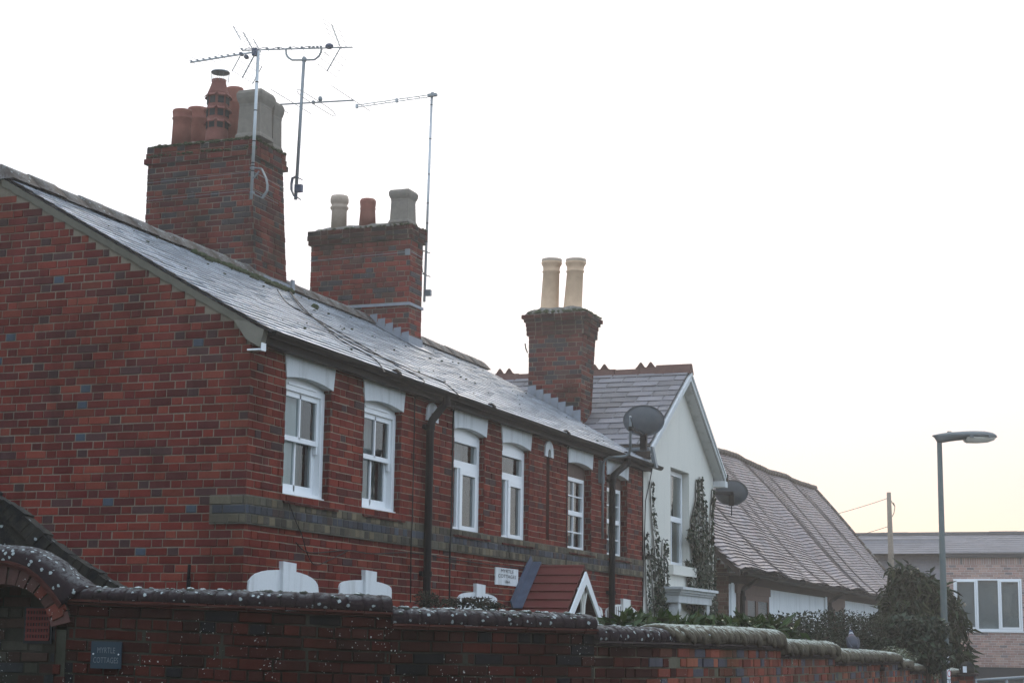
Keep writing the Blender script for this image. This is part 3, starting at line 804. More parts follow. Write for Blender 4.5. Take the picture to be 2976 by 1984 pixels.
pot('greypot', V((x1-.16, max(c.y, Y0c+.15), c.z)), sqprof(.12, H), ch1, sq=True)
cw = onX(xk, 785, 291); mb = MB(); mb.lathe((xk, cw.y, cw.z-.05), [(.03, 0), (.03, .03), (.085, .035), (.07, .05), (.01, .065)], 16); mb.build('cowl', 'lead_dark', ch1)
mb = MB(); q = onY(y0-.02, 835, 838)
mb.box((x0+.1, y0-.02, zr(y0)-.03), (x1+.04, y0-.006, zr(y0)+.08)); mb.box((x1-.06, y0-.05, zr(y0)-.05), (x1+.01, y0-.021, zr(y0)+.15)); mb.build('lead_flashing', 'lead', ch1)
C1 = (x0, x1, Y0c, y1)

# chimney 2
x0 = 22.80; cb = onX(x0, 1186, 998); lf = onX(x0, 903, 770)
y0, y1 = cb.y, lf.y; x1 = onY(y0, 1226, 860).x
mb = MB(); stack(mb, x0, x1, y0, y1, 5.2, 7.36, col_chim2)
ch2 = mb.build('chimney', 'brick_chim', terr); tag(ch2, 'middle brick chimney with three different pots and lead flashing')
mb = MB(); zt = onX(x0, 1192, 706).z
col_dk = lambda k_, u, z, k: tuple(x*.55 for x in col_chim(k_, u, z, k)[:3])+(0,)
collar(mb, x0, x1, y0, y1, 7.36, 7.43, .035, col_dk); collar(mb, x0, x1, y0, y1, 7.43, 7.50, .05, col_dk); collar(mb, x0, x1, y0, y1, 7.50, 7.575, .045, col_dk)
mb.build('cap_courses', 'brick_chim', ch2)
Z2 = 7.66
flaunch(x0-.05, x1+.05, y0-.05, y1+.05, 7.565, Z2, .17, ch2)
mossy(x0-.07, x1+.05, y0-.06, y1, lambda x, y: 7.575+.05*min(1, max(0, min(x-x0, y-y0))/.2), 130, ch2, .022, .2)
xm = (x0+x1)/2-.04
def zp2(px, py): return onX(xm, px, py).z
c = V((xm, onX(xm, 985, 650).y, Z2-.03)); H = zp2(985, 571)-c.z
pot('beige', c, [(.118, 0), (.113, .55*H), (.118, .58*H), (.135, .62*H), (.138, .66*H), (.118, .70*H), (.12, .76*H), (.136, .80*H), (.138, .9*H), (.125, H)], ch2)
c = V((xm, onX(xm, 1068, 645).y, Z2-.03)); H = zp2(1068, 580)-c.z
pot('terracotta', c, [(.128, 0), (.115, .5*H), (.112, .62*H), (.118, .66*H), (.112, .70*H), (.12, .86*H), (.122, .92*H), (.105, H)], ch2)
c = V((xm, onX(xm, 1171, 642).y, Z2-.03)); H = zp2(1171, 557)-c.z
pot('greypot', c, sqprof(.145, H), ch2, sq=True)
mb = MB(); zl = onX(x0, 1186, 882).z
mb.box((x0-.022, y0-.022, zl-.02), (x0-.004, y1-.3, zl+.02)); mb.box((x0-.004, y0-.022, zl-.02), (x1+.022, y0-.004, zl+.02))
n = 6
for k in range(n):      # stepped flashing up the roof slope
    ya = y0+k*(YR-y0+.1)/n; yb = y0+(k+1)*(YR-y0+.1)/n
    mb.poly([V((x0-.012, ya-.012, zr(ya)-.02)), V((x0-.012, yb, zr(yb)-.02)), V((x0-.012, yb-.03, zr(yb)+.10)), V((x0-.012, ya-.012, zr(yb)+.115))], V((.008, 0, 0)))
    mb.obox(V((x0-.10, ya, zr(ya)+.018)), V((.1, 0, 0)), V((0, yb-ya, (yb-ya)*RS)), V((0, 0, .006)))
mb.box((x0-.02, y0-.018, zr(y0)-.05), (x1+.02, y0-.006, zr(y0)+.13)); mb.obox(V((x0-.05, y0-.16, zr(y0-.16)+.02)), V((x1-x0+.15, 0, 0)), V((0, .15, .15*RS)), V((0, 0, .006)))
mb.build('lead_flashing', 'lead', ch2)
mb = MB(); mb.tube([(x0-.014, y1, 7.13), (x0-.014, y0+.07, 7.165), (x0+.05, y0-.014, 7.17), (x1, y0-.014, 7.16)], .005, 5); mb.box((x0-.03, y0-.0, 7.12), (x0-.006, y0+.07, 7.21)); mb.build('lashing_wire', 'steel', ch2)
C2 = (x0, x1, y0, y1)

# chimney 3
x0 = 27.25; y0 = onX(x0, 1676, 1200).y; y1 = onX(x0, 1536, 1050).y; x1 = onY(y0, 1704, 1150).x
sx3 = (onY(y0, 1712, 970).x-x1)/1.2*0.6
mb = MB(); stack(mb, x0, x1, y0, y1, 3.6, 6.66, col_chim, sx3, -.03)
ch3 = mb.build('chimney', 'brick_chim', terr); tag(ch3, 'slim far brick chimney with corbelled top and two tall buff pots')
y0 -= .03*3.0; x1 += sx3*3; mb = MB(); zt = 6.66
for z, p in ((0, .03), (.075, .035), (.15, .045), (.225, .07), (.28, .10)):
    collar(mb, x0, x1, y0, y1, zt+z, zt+z+(.075 if z < .28 else .07), p, col_dk)
mb.build('cap_courses', 'brick_chim', ch3)
Z3 = zt+.50
flaunch(x0-.10, x1+.10, y0-.10, y1+.10, zt+.34, Z3, .24, ch3)
mossy(x0-.1, x1+.1, y0-.1, y1, lambda x, y: zt+.37+.1*min(1, max(0, min(x-x0+.1, y-y0+.1))/.25), 320, ch3, .024, .34)
xm = (x0+x1)/2
tall = [(r*1.22, z) for r, z in ((.142, 0), (.142, .04), (.128, .06), (.122, .3), (.114, .74), (.125, .755), (.125, .775), (.114, .79), (.12, .86), (.138, .90), (.146, .93), (.138, .955), (.138, 1.0))]
for bx, tx, ty in ((1597, 1604, 754), (1664, 1674, 754)):
    c = V((xm, onX(xm, bx, 880).y, Z3-.05)); H = onX(xm, tx, ty).z-c.z; lean = onX(xm, tx, ty).y-c.y
    mb = MB(); prof = [(r, z*H) for r, z in tall]+[(.14, H-.004), (.13, H-.1)]
    mb.lathe(c, prof, 24); mb.v = [(p[0], p[1]+lean*(p[2]-c.z)/H, p[2]) for p in mb.v]; pt = mb.build('chimney_pot', 'buff', ch3, True)
    mb = MB(); mb.lathe(c+V((0, lean, H-.045)), [(.1695, 0), (.172, .02), (.171, .045), (.15, .047)], 24, capbot=False); mb.build('lead_rim', 'beige', pt, True)
mb = MB(); n = 7
ya0, ya1 = y0+.05, onX(x0, 1532, 1110).y
for k in range(n):
    ya = ya0+k*(ya1-ya0)/n; yb = ya0+(k+1)*(ya1-ya0)/n
    mb.poly([V((x0-.014, ya-.03, zr(ya)-.08)), V((x0-.014, yb, zr(yb)-.08)), V((x0-.014, yb-.025, zr(yb)+.10)), V((x0-.014, ya-.03, zr(yb)+.115))], V((.008, 0, 0)))
mb.build('lead_flashing', 'lead', ch3)
mb = MB(); p = onX(x0+.2, 1533, 1025); q = onX(x0+.2, 1526, 998); mb.tube([p, (p+q)/2+V((0, .01, 0)), q], .011, 6); mb.build('iron_stub', 'darkwood', ch3)
C3 = (x0, x1, y0, y1)

# --- porch
px_ = onY(YF, 1543, 1650).x; yp = onX(px_, 1688, 1660).y; za = 2.585; zb = 2.555
fl = onY(yp, 1650, 1775); fr_ = onY(yp, 1742, 1812)
sl = (zb-fr_.z)/(fr_.x-px_)      # roof pitch
porch = MB()
hwid = .75; prc = None
mb = MB()
for sg in (-1, 1):
    us = V((sg*1, 0, -sl)).normalized(); nr = V((sg*sl, 0, 1)).normalized(); Ls = hwid*math.sqrt(1+sl*sl)
    o = V((px_, yp-.05, za)); e = V((0, YF-yp+.05, 0)); rows = 6
    for r in range(rows):
        a = o+us*(Ls*r/rows)+nr*.012; b = o+us*(Ls*(r+1)/rows+.03)+nr*.035
        c8 = [a, a+e, b+e, b, b-nr*.022, b+e-nr*.022, a-nr*.03, a+e-nr*.03]
        fs = [(0, 1, 2, 3), (3, 2, 5, 4), (0, 3, 4, 6), (1, 7, 5, 2)]
        mb.add(c8, fs if sg < 0 else [q[::-1] for q in fs])
mb.tube([(px_, yp-.05, za-.012), (px_, YF, za-.012)], .04, 8)
prc = mb.build('porch', 'porchtile', terr); tag(prc, 'small red tiled porch canopy with white bargeboards')
mb = MB()
for sg in (-1, 1):
    a = V((px_, yp-.055, zb-.03)); b = a+V((sg*hwid, 0, -sl*hwid)); dn = V((0, 0, -.12))
    mb.poly([a, b, b+dn, a+dn*1.35], V((0, -.025, 0)))
mb.build('bargeboard', 'upvc', prc)
mb = MB(); zbz = zb-.62
mb.bar((px_, yp-.03, zb-.12), (px_, yp-.03, zbz), .035, .03)
for sg in (-1, 1):
    mb.tube([(px_+sg*.03, yp-.03, zbz+.0), (px_+sg*.05, yp-.03, zbz+.16), (px_+sg*.11, yp-.03, zbz+.29), (px_+sg*.19, yp-.03, zbz+.37)], .02, 6)
mb.bar((px_-hwid, yp-.03, zbz-.01), (px_+hwid, yp-.03, zbz-.01), .05, .05)
mb.build('gable_brace', 'cream', prc)
mb = MB(); o = V((px_-.02, YF-.02, za+.05)); us = V((-1, 0, -sl)).normalized(); nr = V((-sl, 0, 1)).normalized()
mb.obox(o+nr*.015, us*(hwid*1.25), V((0, -.14, 0)), nr*.012); mb.obox(o+nr*.028+V((0, -.02, 0)), us*(hwid*1.25), V((0, .02, 0)), nr*.10)
us = V((1, 0, -sl)).normalized(); nr = V((sl, 0, 1)).normalized(); mb.obox(V((px_+.02, YF-.02, za+.05))+nr*.015, us*(hwid*1.25), V((0, -.1, 0)), nr*.012)
mb.build('lead_flashing', 'lead_dark', prc)
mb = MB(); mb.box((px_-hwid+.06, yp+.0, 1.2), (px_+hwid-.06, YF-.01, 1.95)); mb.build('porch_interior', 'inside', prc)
q = onY(YF, 1632, 1655); mb = MB(); mb.box((q.x-.05, YF-.06, q.z-.06), (q.x+.05, YF, q.z+.03)); mb.build('outdoor_light', 'upvc', terr)
q = onX(XG-.02, 553, 1640); mb = MB(); mb.tube([(XG-.035, q.y, q.z), (XG-.04, q.y, q.z-.12), (XG-.03, q.y+.004, q.z-.13), (XG-.035, q.y+.005, .3)], [.016, .016, .02, .02], 8); mb.build('vent_pipe', 'black', terr)

# ================================================================== CREAM GABLED HOUSE
WXL, WXR, WYF = 27.06, 31.55, YF-.004
XA, ZA, YBG = 29.27, 6.30, 7.88         # ridge line, bargeboard plane
SW = .64
wh = thing('rendered_house', (29.3, 12, 0), 'cream rendered gabled house with white bargeboards and crested ridge beside the brick terrace', 'house')
def zw(x): return ZA-SW*abs(x-XA)
wl, wr = onY(WYF, 1949, 1500).x, onY(WYF, 2003, 1500).x
wzb, wzt = 2.90, onY(WYF, 1949, 1356).z
mb = MB(); yb = WYF+.3
def colwall(mb, xa, xb, za, zfun):
    n = 8
    for k in range(n):
        p, q = xa+(xb-xa)*k/n, xa+(xb-xa)*(k+1)/n
        mb.add([(p, WYF, za), (q, WYF, za), (q, WYF, zfun(q)), (p, WYF, zfun(p))], [(0, 1, 2, 3)])
ztop = lambda x: zw(x)-.06
colwall(mb, WXL, wl, 0, ztop); colwall(mb, wr, WXR, 0, ztop); colwall(mb, wl, wr, wzt, ztop); colwall(mb, wl, wr, 0, lambda x: wzb)
for P in ([(wr, WYF, wzb), (wr, yb, wzb), (wr, yb, wzt), (wr, WYF, wzt)], [(wl, WYF, wzt), (wl, yb, wzt), (wl, yb, wzb), (wl, WYF, wzb)],
          [(wl, WYF, wzt), (wr, WYF, wzt), (wr, yb, wzt), (wl, yb, wzt)], [(wl, WYF, wzb), (wl, yb, wzb), (wr, yb, wzb), (wr, WYF, wzb)]): mb.add(P, [(3, 2, 1, 0)])
mb.add([(WXR, WYF, 0), (WXR, 17, 0), (WXR, 17, ztop(WXR)), (WXR, WYF, ztop(WXR))], [(0, 1, 2, 3)])
mb.add([(WXL+.05, 8.4, 0), (WXL+.05, 17, 0), (WXL+.05, 17, 4.6), (WXL+.05, 8.4, 4.6)], [(3, 2, 1, 0)])
mb.add([(WXL, 17, 0), (WXR, 17, 0), (WXR, 17, ztop(WXR)), (XA, 17, ZA-.06), (WXL, 17, ztop(WXL))], [(4, 3, 2, 1, 0)])
mb.build('gable_wall', 'cream', wh)
# window
mb = MB(); yy = WYF+.12; ring(mb, wl+.02, wr-.02, wzb+.02, wzt-.02, .075, yy, yy+.08)
zm = wzb+(wzt-wzb)*.5; win = None
mb.box((wl+.09, yy+.005, zm-.05), (wr-.09, yy+.07, zm+.04)); win = mb.build('window', 'upvc', wh)
mb = MB(); xm = (wl+wr)/2; mb.box((xm-.012, yy+.03, wzb+.1), (xm+.012, yy+.05, zm-.05)); mb.box((xm-.012, yy+.03, zm+.04), (xm+.012, yy+.05, wzt-.1)); mb.build('glazing_bar', 'upvc', win)
mb = MB(); quadY(mb, wl+.08, wr-.08, wzb+.08, zm-.03, yy+.04); mb.build('pane', 'glass', win)
mb = MB(); quadY(mb, wl+.08, wr-.08, zm+.02, wzt-.08, yy+.025); mb.build('pane', 'glass', win)
curtain(xm, wr, wzb, wzt, yy+.2, win, 8, .015); curtain(wl, xm-.2, zm, wzt, yy+.22, win, 4, .015)
interior(wl, wr, wzb, wzt, yy+.1, win)
mb = MB(); mb.box((wl-.15, WYF-.09, wzb-.14), (wr+.15, yy-.001, wzb+.018)); mb.build('sill', 'cream', win)
# door hood on a scrolled bracket
hx0, hx1 = onY(WYF, 1928, 1720).x, onY(WYF, 2026, 1740).x
mb = MB()
for z0, z1, p in ((2.50, 2.545, .36), (2.455, 2.499, .32), (2.42, 2.454, .29), (2.29, 2.419, .26)):
    mb.box((hx0-(p-.26), WYF-p, z0), (hx1+(p-.26), WYF+.0, z1))
hd = mb.build('door_hood', 'trim', wh)
for x in (hx0+.06, hx1-.22):
    mb = MB(); pts = [V((x, WYF, 2.289)), V((x, WYF-.24, 2.289))]+[V((x, WYF-.13-.11*math.cos(t), 2.18-.10*math.sin(t))) for t in (0, .4, .8, 1.2, 1.6)]+[V((x, WYF-.09, 1.95)), V((x, WYF-.05, 1.8)), V((x, WYF, 1.75))]
    mb.poly(pts, V((.16, 0, 0)))
    mb.tube([V((x-.012, WYF-.12, 2.17)), V((x+.172, WYF-.12, 2.17))], .055, 12)
    mb.build('scroll_bracket', 'trim', hd)
mb = MB(); mb.box((hx0+.3, WYF-.02, 0), (hx1-.3, WYF+.001, 2.1)); mb.build('door_surround', 'cream', wh)
# roof
def c_s2():
    g = .65+.7*R.random(); return (.10*g, .095*g, .105*g, 0)
mb = MB(); LSW = math.sqrt(1+SW*SW)
XEL, XER = XA-2.45, XA+2.62; YR0, YR1 = YBG+.015, 17.3
usl = V((1, 0, SW)).normalized(); nl = V((-SW, 0, 1)).normalized(); usr = V((-1, 0, SW)).normalized(); nr2 = V((SW, 0, 1)).normalized()
PL = V((XEL, YR1, zw(XEL))); PR = V((XA+2.45, YR0, zw(XA+2.45))); SLn = 2.45*LSW
mb.add([PL, PL+V((0, YR0-YR1, 0)), PL+V((0, YR0-YR1, 0))+usl*SLn, PL+usl*SLn], [(0, 1, 2, 3)], (.05, .05, .05, 0))
mb.add([PR, PR+V((0, YR1-YR0, 0)), PR+V((0, YR1-YR0, 0))+usr*SLn, PR+usr*SLn], [(0, 1, 2, 3)], (.05, .05, .05, 0))
slates(mb, PL, V((0, -1, 0)), usl, 0, YR1-YR0, .0, SLn, .205, .46, .011, c_s2, nl, jx=.004, js=.005, gap=.011)
slates(mb, PR, V((0, 1, 0)), usr, 0, YR1-YR0, .0, SLn, .205, .46, .007, c_s2, nr2, jx=.004, js=.004)
wroof = mb.build('roof', 'slate2', wh)
mb = MB()      # ridge with crests
def rtile(y0, y1, up=0, w=.13):
    P = []
    for y in (y0, y1):
        P += [V((XA-w, y, ZA-.075)), V((XA-.03, y, ZA+.05+up)), V((XA+.03, y, ZA+.05+up)), V((XA+w, y, ZA-.075))]
    mb.add(P, [(0, 1, 5, 4), (1, 2, 6, 5), (2, 3, 7, 6), (0, 3, 2, 1), (4, 5, 6, 7)])
y = YBG; k = 0
while y < YR1: rtile(y+.004, y+.45, .012 if k % 2 else 0, .125); y += .455; k += 1
rtile(YBG-.012, YBG+.62, .05, .14)
for xs in ((1440, 1466, 1493), (1714, 1728, 1757, 1771), (1848, 1862, 1891, 1906), (1300, 1318, 1340, 1355)):
    a, b = xs[0], xs[-1]
    def yy_(px): return onX(XA, px, 1090).y
    ya, yb2 = yy_(b), yy_(a); m = 22; prev = None; pts = []
    n2 = 2
    for i in range(m+1):
        t = i/m; c = (t*n2) % 1 if t < 1 else 1
        hgt = .075+.10*max(0, 1-abs(c-.5)*2.6)**.9
        pts.append((ya+(yb2-ya)*t, ZA+hgt))
    for i in range(m):
        (p0, q0), (p1, q1) = pts[i], pts[i+1]
        A = [V((XA-.02, p0, ZA)), V((XA-.02, p1, ZA)), V((XA-.02, p1, q1)), V((XA-.02, p0, q0))]; B = [p+V((.04, 0, 0)) for p in A]
        mb.add(A+B, [(3, 2, 1, 0), (4, 5, 6, 7), (3, 7, 6, 2)])
mb.build('crested_ridge', 'ridge_red', wroof)
mb = MB(); 
for sg in (-1, 1):
    a = V((XA, YBG, ZA-.05)); b = V((XA+sg*2.43, YBG, zw(XA+2.43)-.05)); dn = V((0, 0, -.125))
    mb.poly([a, b, b+dn, a+dn*1.15], V((0, .03, 0)))
    a2 = a+V((0, -.018, -.0)); b2 = b+V((0, -.018, 0)); mb.poly([a2, b2, b2+dn*.42, a2+dn*.42], V((0, .017, 0)))
    a3 = a+V((0, .031, -.17)); b3 = b+V((0, .031, -.16)); mb.poly([a3, b3, b3+V((0, WYF-YBG-.035, 0)), a3+V((0, WYF-YBG-.035, 0))], V((0, 0, .012)))
bx = zw(XA+2.43)-.23
mb.box((WXR-.02, YBG-.022, bx-.05), (XA+2.47, YBG+.6, bx+.06))
mb.build('bargeboard', 'trim', wh)
mb = MB(); mb.box((XA+2.455, YBG-.03, bx+.03), (XA+2.50, 17, bx+.20)); mb.box((XEL-.02, YBG+.02, zw(XEL)-.20), (XEL+.02, 8.9, zw(XEL)-.01)); mb.box((XEL+.021, YBG+.05, zw(XEL)-.2), (WXL+.1, 8.9, zw(XEL)-.18)); mb.build('eaves_board', 'darkwood', wh)
mb = MB(); gutter(mb, (XEL-.06, 9.2, zw(XEL)-.045), (XEL-.06, YBG+.0, zw(XEL)-.05), .06); 
mb.obox(V((XEL+.0, YBG-.02, zw(XEL)-.03)), V((.11, 0, 0)), V((0, .06, 0)), V((.06, -.05, -.33))); mb.build('gutter', 'steel', wh)

# ================================================================== LEAVES
def leaf(mb, p, d, nrm, ln, wd, col, fold=.25, droop=.0):
    d = d.normalized(); s = d.cross(nrm).normalized(); nn = s.cross(d)
    a = p; m1 = p+d*ln*.45-nn*droop*ln*.2; b = p+d*ln-nn*droop*ln
    l = m1+s*wd*.5+nn*wd*fold; r = m1-s*wd*.5+nn*wd*fold
    mb.add([a, l, b, r], [(0, 2, 1), (0, 3, 2)], col)
def rnd(): 
    while True:
        v = V((jit(1), jit(1), jit(1)))
        if .05 < v.length < 1: return v.normalized()
def leafcloud(mb, blobs, n, ln, wd, cols, droop=.5, shell=.55, downb=.3):
    W = [b[1].x*b[1].y+b[1].y*b[1].z+b[1].x*b[1].z for b in blobs]
    for _ in range(n):
        c, r = R.choices(blobs, W)[0]; q = rnd()*(shell+(1-shell)*R.random()**.6)
        p = c+V((q.x*r.x, q.y*r.y, q.z*r.z)); d = (rnd()*.9+q*.6+V((0, 0, -downb))); nn = (q+V((0, 0, .6))+rnd()*.7)
        if d.cross(nn).length < .05: continue
        cl = R.choice(cols); g = .65+.7*R.random(); s = .7+.6*R.random()
        leaf(mb, p, d, nn, ln*s, wd*s, (cl[0]*g, cl[1]*g, cl[2]*g, 0), .2, droop*R.random())

# --- ivy on the cream wall
IVC = [(.014, .027, .011), (.02, .036, .014), (.011, .02, .009), (.03, .044, .02)]
def ivy(name, strands, dens, label):
    lm = MB(); sm = MB()
    for pts, w in strands:
        P = [onY(WYF-.012, *q) for q in pts]; sm.tube(P, .006, 4)
        for i in range(len(P)-1):
            a, b = P[i], P[i+1]; wa = w if not isinstance(w, (list, tuple)) else w[i]; wb = w if not isinstance(w, (list, tuple)) else w[i+1]
            Ln = (b-a).length; n = int(Ln*(dens+ (wa+wb)*dens*2.4))
            for _ in range(n):
                t = R.random(); ww = wa+(wb-wa)*t; p = a+(b-a)*t+V((R.gauss(0, ww*.5), -.015-R.random()*(.03+ww*.25), jit(.03)))
                if p.x < WXL+.01: continue
                c = R.choice(IVC); g = .6+.8*R.random(); s = .6+.6*R.random()
                leaf(lm, p, V((jit(.8), -.25, -.6+jit(.7))), V((jit(.5), -1, .3+jit(.4))), .07*s, .07*s, (c[0]*g, c[1]*g, c[2]*g, 0), .12, .2)
    st = sm.build('ivy_stem', 'twig'); o = thing(name, P[-1], label, 'ivy', 'ivy climbing the cream wall')
    st.parent = o; st.location = st.location-o.location
    f = lm.build('foliage', 'ivy', o)
    return o
ivy('ivy', [([(1889, 1398), (1892, 1470), (1897, 1540), (1904, 1620), (1906, 1690), (1908, 1790)], [.02, .03, .06, .07, .12, .2]),
    ([(1873, 1545), (1876, 1640), (1878, 1720), (1883, 1790)], [.01, .05, .06, .06]), ([(1885, 1585), (1893, 1660), (1898, 1740), (1903, 1795)], [.01, .05, .08, .12]),
    ([(1925, 1567), (1922, 1640), (1917, 1700), (1916, 1790)], [.01, .06, .1, .16]), ([(1932, 1590), (1932, 1680), (1934, 1740), (1930, 1795)], [.01, .03, .08, .1]), ([(1914, 1620), (1915, 1700), (1912, 1795)], [.02, .08, .2])],
    95, 'thin ivy strands climbing the cream wall beside the brick terrace')
ivy('ivy', [([(2032, 1385), (2034, 1440), (2032, 1500), (2030, 1570), (2024, 1650), (2026, 1790)], [.02, .08, .11, .2, .42, .5]),
    ([(2023, 1392), (2022, 1450), (2008, 1510), (2010, 1560), (2018, 1640)], [.02, .06, .12, .15, .3]), ([(2045, 1460), (2047, 1530), (2043, 1610), (2040, 1720), (2040, 1790)], [.01, .05, .1, .4, .45]),
    ([(2069, 1420), (2064, 1500), (2062, 1560), (2056, 1640), (2052, 1700)], [.02, .03, .09, .12, .2]), ([(1994, 1540), (2008, 1545)], .05), ([(1991, 1562), (2010, 1568)], .06), ([(1985, 1630), (2000, 1640), (2012, 1665)], .06), ([(1996, 1672), (1998, 1700), (2012, 1722)], .06),
    ([(2000, 1755), (2020, 1770), (2040, 1800)], [.4, .5, .5]), ([(2071, 1610), (2070, 1680), (2066, 1790)], [.01, .03, .25])],
    190, 'thick bushy ivy beside the upstairs window at the right corner of the cream wall')
mb = MB(); mb.tube([onY(7.97, 1897, 1352), onY(8.05, 1889, 1395), onY(8.06, 1876, 1455), onY(8.06, 1872, 1600), onY(8.06, 1868, 1760)], .008, 5)
tag(mb.build('drop_cable', 'wire'), 'thin cable dropping from the gutter end down the edge of the cream wall', 'cable')

# ================================================================== OLD TILED COTTAGE
BX0, BX1, BYE, BZE, BYR, BZR = 32.75, 56.0, 7.90, 3.03, 11.05, 6.56
barn = thing('tiled_cottage', (41, 10, 0), 'low old whitewashed cottage under a steep wavy clay tile roof, right of the cream house', 'cottage')
SB = (BZR-BZE)/(BYR-BYE)
def bsag(x, t):
    return .05*math.sin((x-33)*1.05+.9*t)+.028*math.sin((x-33)*2.0+1+1.6*t)+.03*math.sin((x-33)*.45+t*2)+.010*math.sin((x-33)*4.1+2-2*t)
BN = V((0, -SB, 1)).normalized()
def broof(x, t, back=False):
    if back: return V((x, 2*BYR-BYE-(BYR-BYE)*t, BZE+(BZR-BZE)*t-.12-.10*math.sin((x-33)*.3)*t))
    p = V((x, BYE+(BYR-BYE)*t, BZE+(BZR-BZE)*t))
    kick = -.30*(t*(1-t)**3)*3.2                                  # sprocketed eaves: the slope eases off at the foot
    edge = min(1, (BX1-x)/2.0+.15)
    p += BN*(kick+bsag(x, t)*(.25+.75*math.sin(PI*min(1, .12+t*.78)))*edge)
    p.z += (.035*math.sin((x-33)*.7)+.02*math.sin((x-33)*2.6))*(1-t)-.12*math.sin(PI*(x-BX0)/(BX1-BX0))*t
    return p
mb = MB(); rows = 46; nx = 118
for r in range(rows):
    t0 = r/rows; t1 = min(1, (r+1.25)/rows); vs = []; fs = []; cs = []
    for i in range(nx):
        xa = BX0+(BX1-BX0)*(i+.5*(r % 2))/nx; xb = BX0+(BX1-BX0)*(i+1+.5*(r % 2))/nx
        if xb > BX1+.05: continue
        j = jit(.006); tj = jit(.0025); o = len(vs); up = BN*.034*(1+j*18)
        a, b, c, d = broof(xa, t0+tj), broof(xb, t0+tj+jit(.001)), broof(xb, t1), broof(xa, t1)
        vs += [a+up, b+up, c+BN*.002, d+BN*.002, a-BN*.004, b-BN*.004]
        fs += [(o, o+1, o+2, o+3), (o+4, o+5, o+1, o)]
        g = .75+.5*R.random(); k = R.choice([(.135, .10, .10), (.12, .10, .105), (.15, .11, .105), (.11, .092, .098)]); cs += [(k[0]*g, k[1]*g, k[2]*g, 0)]*6
    mb.add(vs, fs, cs)
vs = []
for i in range(41):
    for t in (0, .5, 1): vs.append(broof(BX0+(BX1-BX0)*i/40, t, True))
mb.add(vs, [(i*3+k, i*3+k+1, i*3+k+4, i*3+k+3) for i in range(40) for k in range(2)], (.1, .07, .065, 0))
vs = []
for i in range(61):
    for k in range(9): vs.append(broof(BX0+.05+(BX1-BX0-.1)*i/60, k/8)-BN*.03)
mb.add(vs, [(i*9+k, (i+1)*9+k, (i+1)*9+k+1, i*9+k+1) for i in range(60) for k in range(8)], (.05, .04, .04, 0))
mb.add([(BX1-.12, BYE+.1, 3.0), (BX1-.12, 2*BYR-BYE-.1, 3.0), (BX1-.12, BYR, BZR-.25)], [(0, 1, 2)], (.1, .07, .06, 0))
mb.add([(BX1-.12, BYE+.4, 0), (BX1-.12, 2*BYR-BYE-.4, 0), (BX1-.12, 2*BYR-BYE-.4, 3.1), (BX1-.12, BYE+.4, 3.1)], [(0, 1, 2, 3)], (.1, .07, .06, 0))
br = mb.build('roof', 'tile', barn)
mb = MB(); k = 0; x = BX0
while x < BX1-.1:
    a = broof(x, 1)+V((0, 0, .05)); b = broof(x+.31, 1)+V((0, 0, .05)); mb.tube([a, b], [.085+jit(.006), .09], 10); x += .30
for k in range(14):
    t = k/14; a = broof(BX1, t)+V((.0, -.03, .02)); b = broof(BX1, (k+1)/14)+V((0, -.03, .02)); mb.tube([a, b], .06, 6)
mb.build('ridge_tiles', 'ridge', br, True)
BYW, BXW = 8.27, 33.15
def bx_(px): return onY(BYW, px, 1760).x
mb = MB(); mb.box((BXW, BYW, 0), (BX1-.3, BYW+.25, 3.25)); mb.box((BXW+.02, BYW+.3, 0), (BX1-.3, 13.6, 3.25)); mb.build('front_wall', 'whitewash', barn)
mb = MB(); lay(mb, faceX(BXW-.012), 0, 6.0, lambda z: [(-(13.9-max(0, (z-3.0)/SB)), -(8.20+max(0, (z-3.0)/SB)))] if z < 5.6 else [], lambda k, u, z, r: (lambda c, g: (c[0]*g, c[1]*g, c[2]*g, 0))(R.choice([(.11, .06, .045), (.09, .055, .04), (.13, .08, .06)]), .6+.7*R.random()))
mb.build('gable_wall', 'brick', barn)
mb = MB()      # verge boards, wall plate and eaves soffit in dark timber
for k in range(10):
    a, b = broof(BX0+.02, k/10), broof(BX0+.02, (k+1)/10); dn = V((0, 0, -.13))
    mb.poly([a, b, b+dn, a+dn], V((.04, 0, 0)))
for k in range(12):
    xa, xb = BX0+(BX1-BX0)*k/12, BX0+(BX1-BX0)*(k+1)/12; a, b = broof(xa, 0), broof(xb, 0)
    mb.obox(a+V((0, .03, -.09)), b-a, V((0, .40, 0)), V((0, 0, .03)))
mb.box((BXW, BYW-.03, 2.78), (BX1-.4, BYW+.01, 2.98)); mb.build('eaves_timber', 'darkwood', barn)
mb = MB(); gutter(mb, broof(BX0+.25, 0)+V((0, -.03, -.05)), broof(BX1-.2, 0)+V((0, -.03, -.06)), .065)
for px in (2146, 2402):
    x = bx_(px); mb.tube([(x+.25, BYE-.0, 2.93), (x+.2, BYW-.12, 2.75), (x, BYW-.08, 2.66), (x, BYW-.08, .1)], .055, 8); mb.tube([(x, BYW-.08, 2.48), (x, BYW-.08, 2.56)], .075, 8)
mb.build('gutter', 'black', barn)
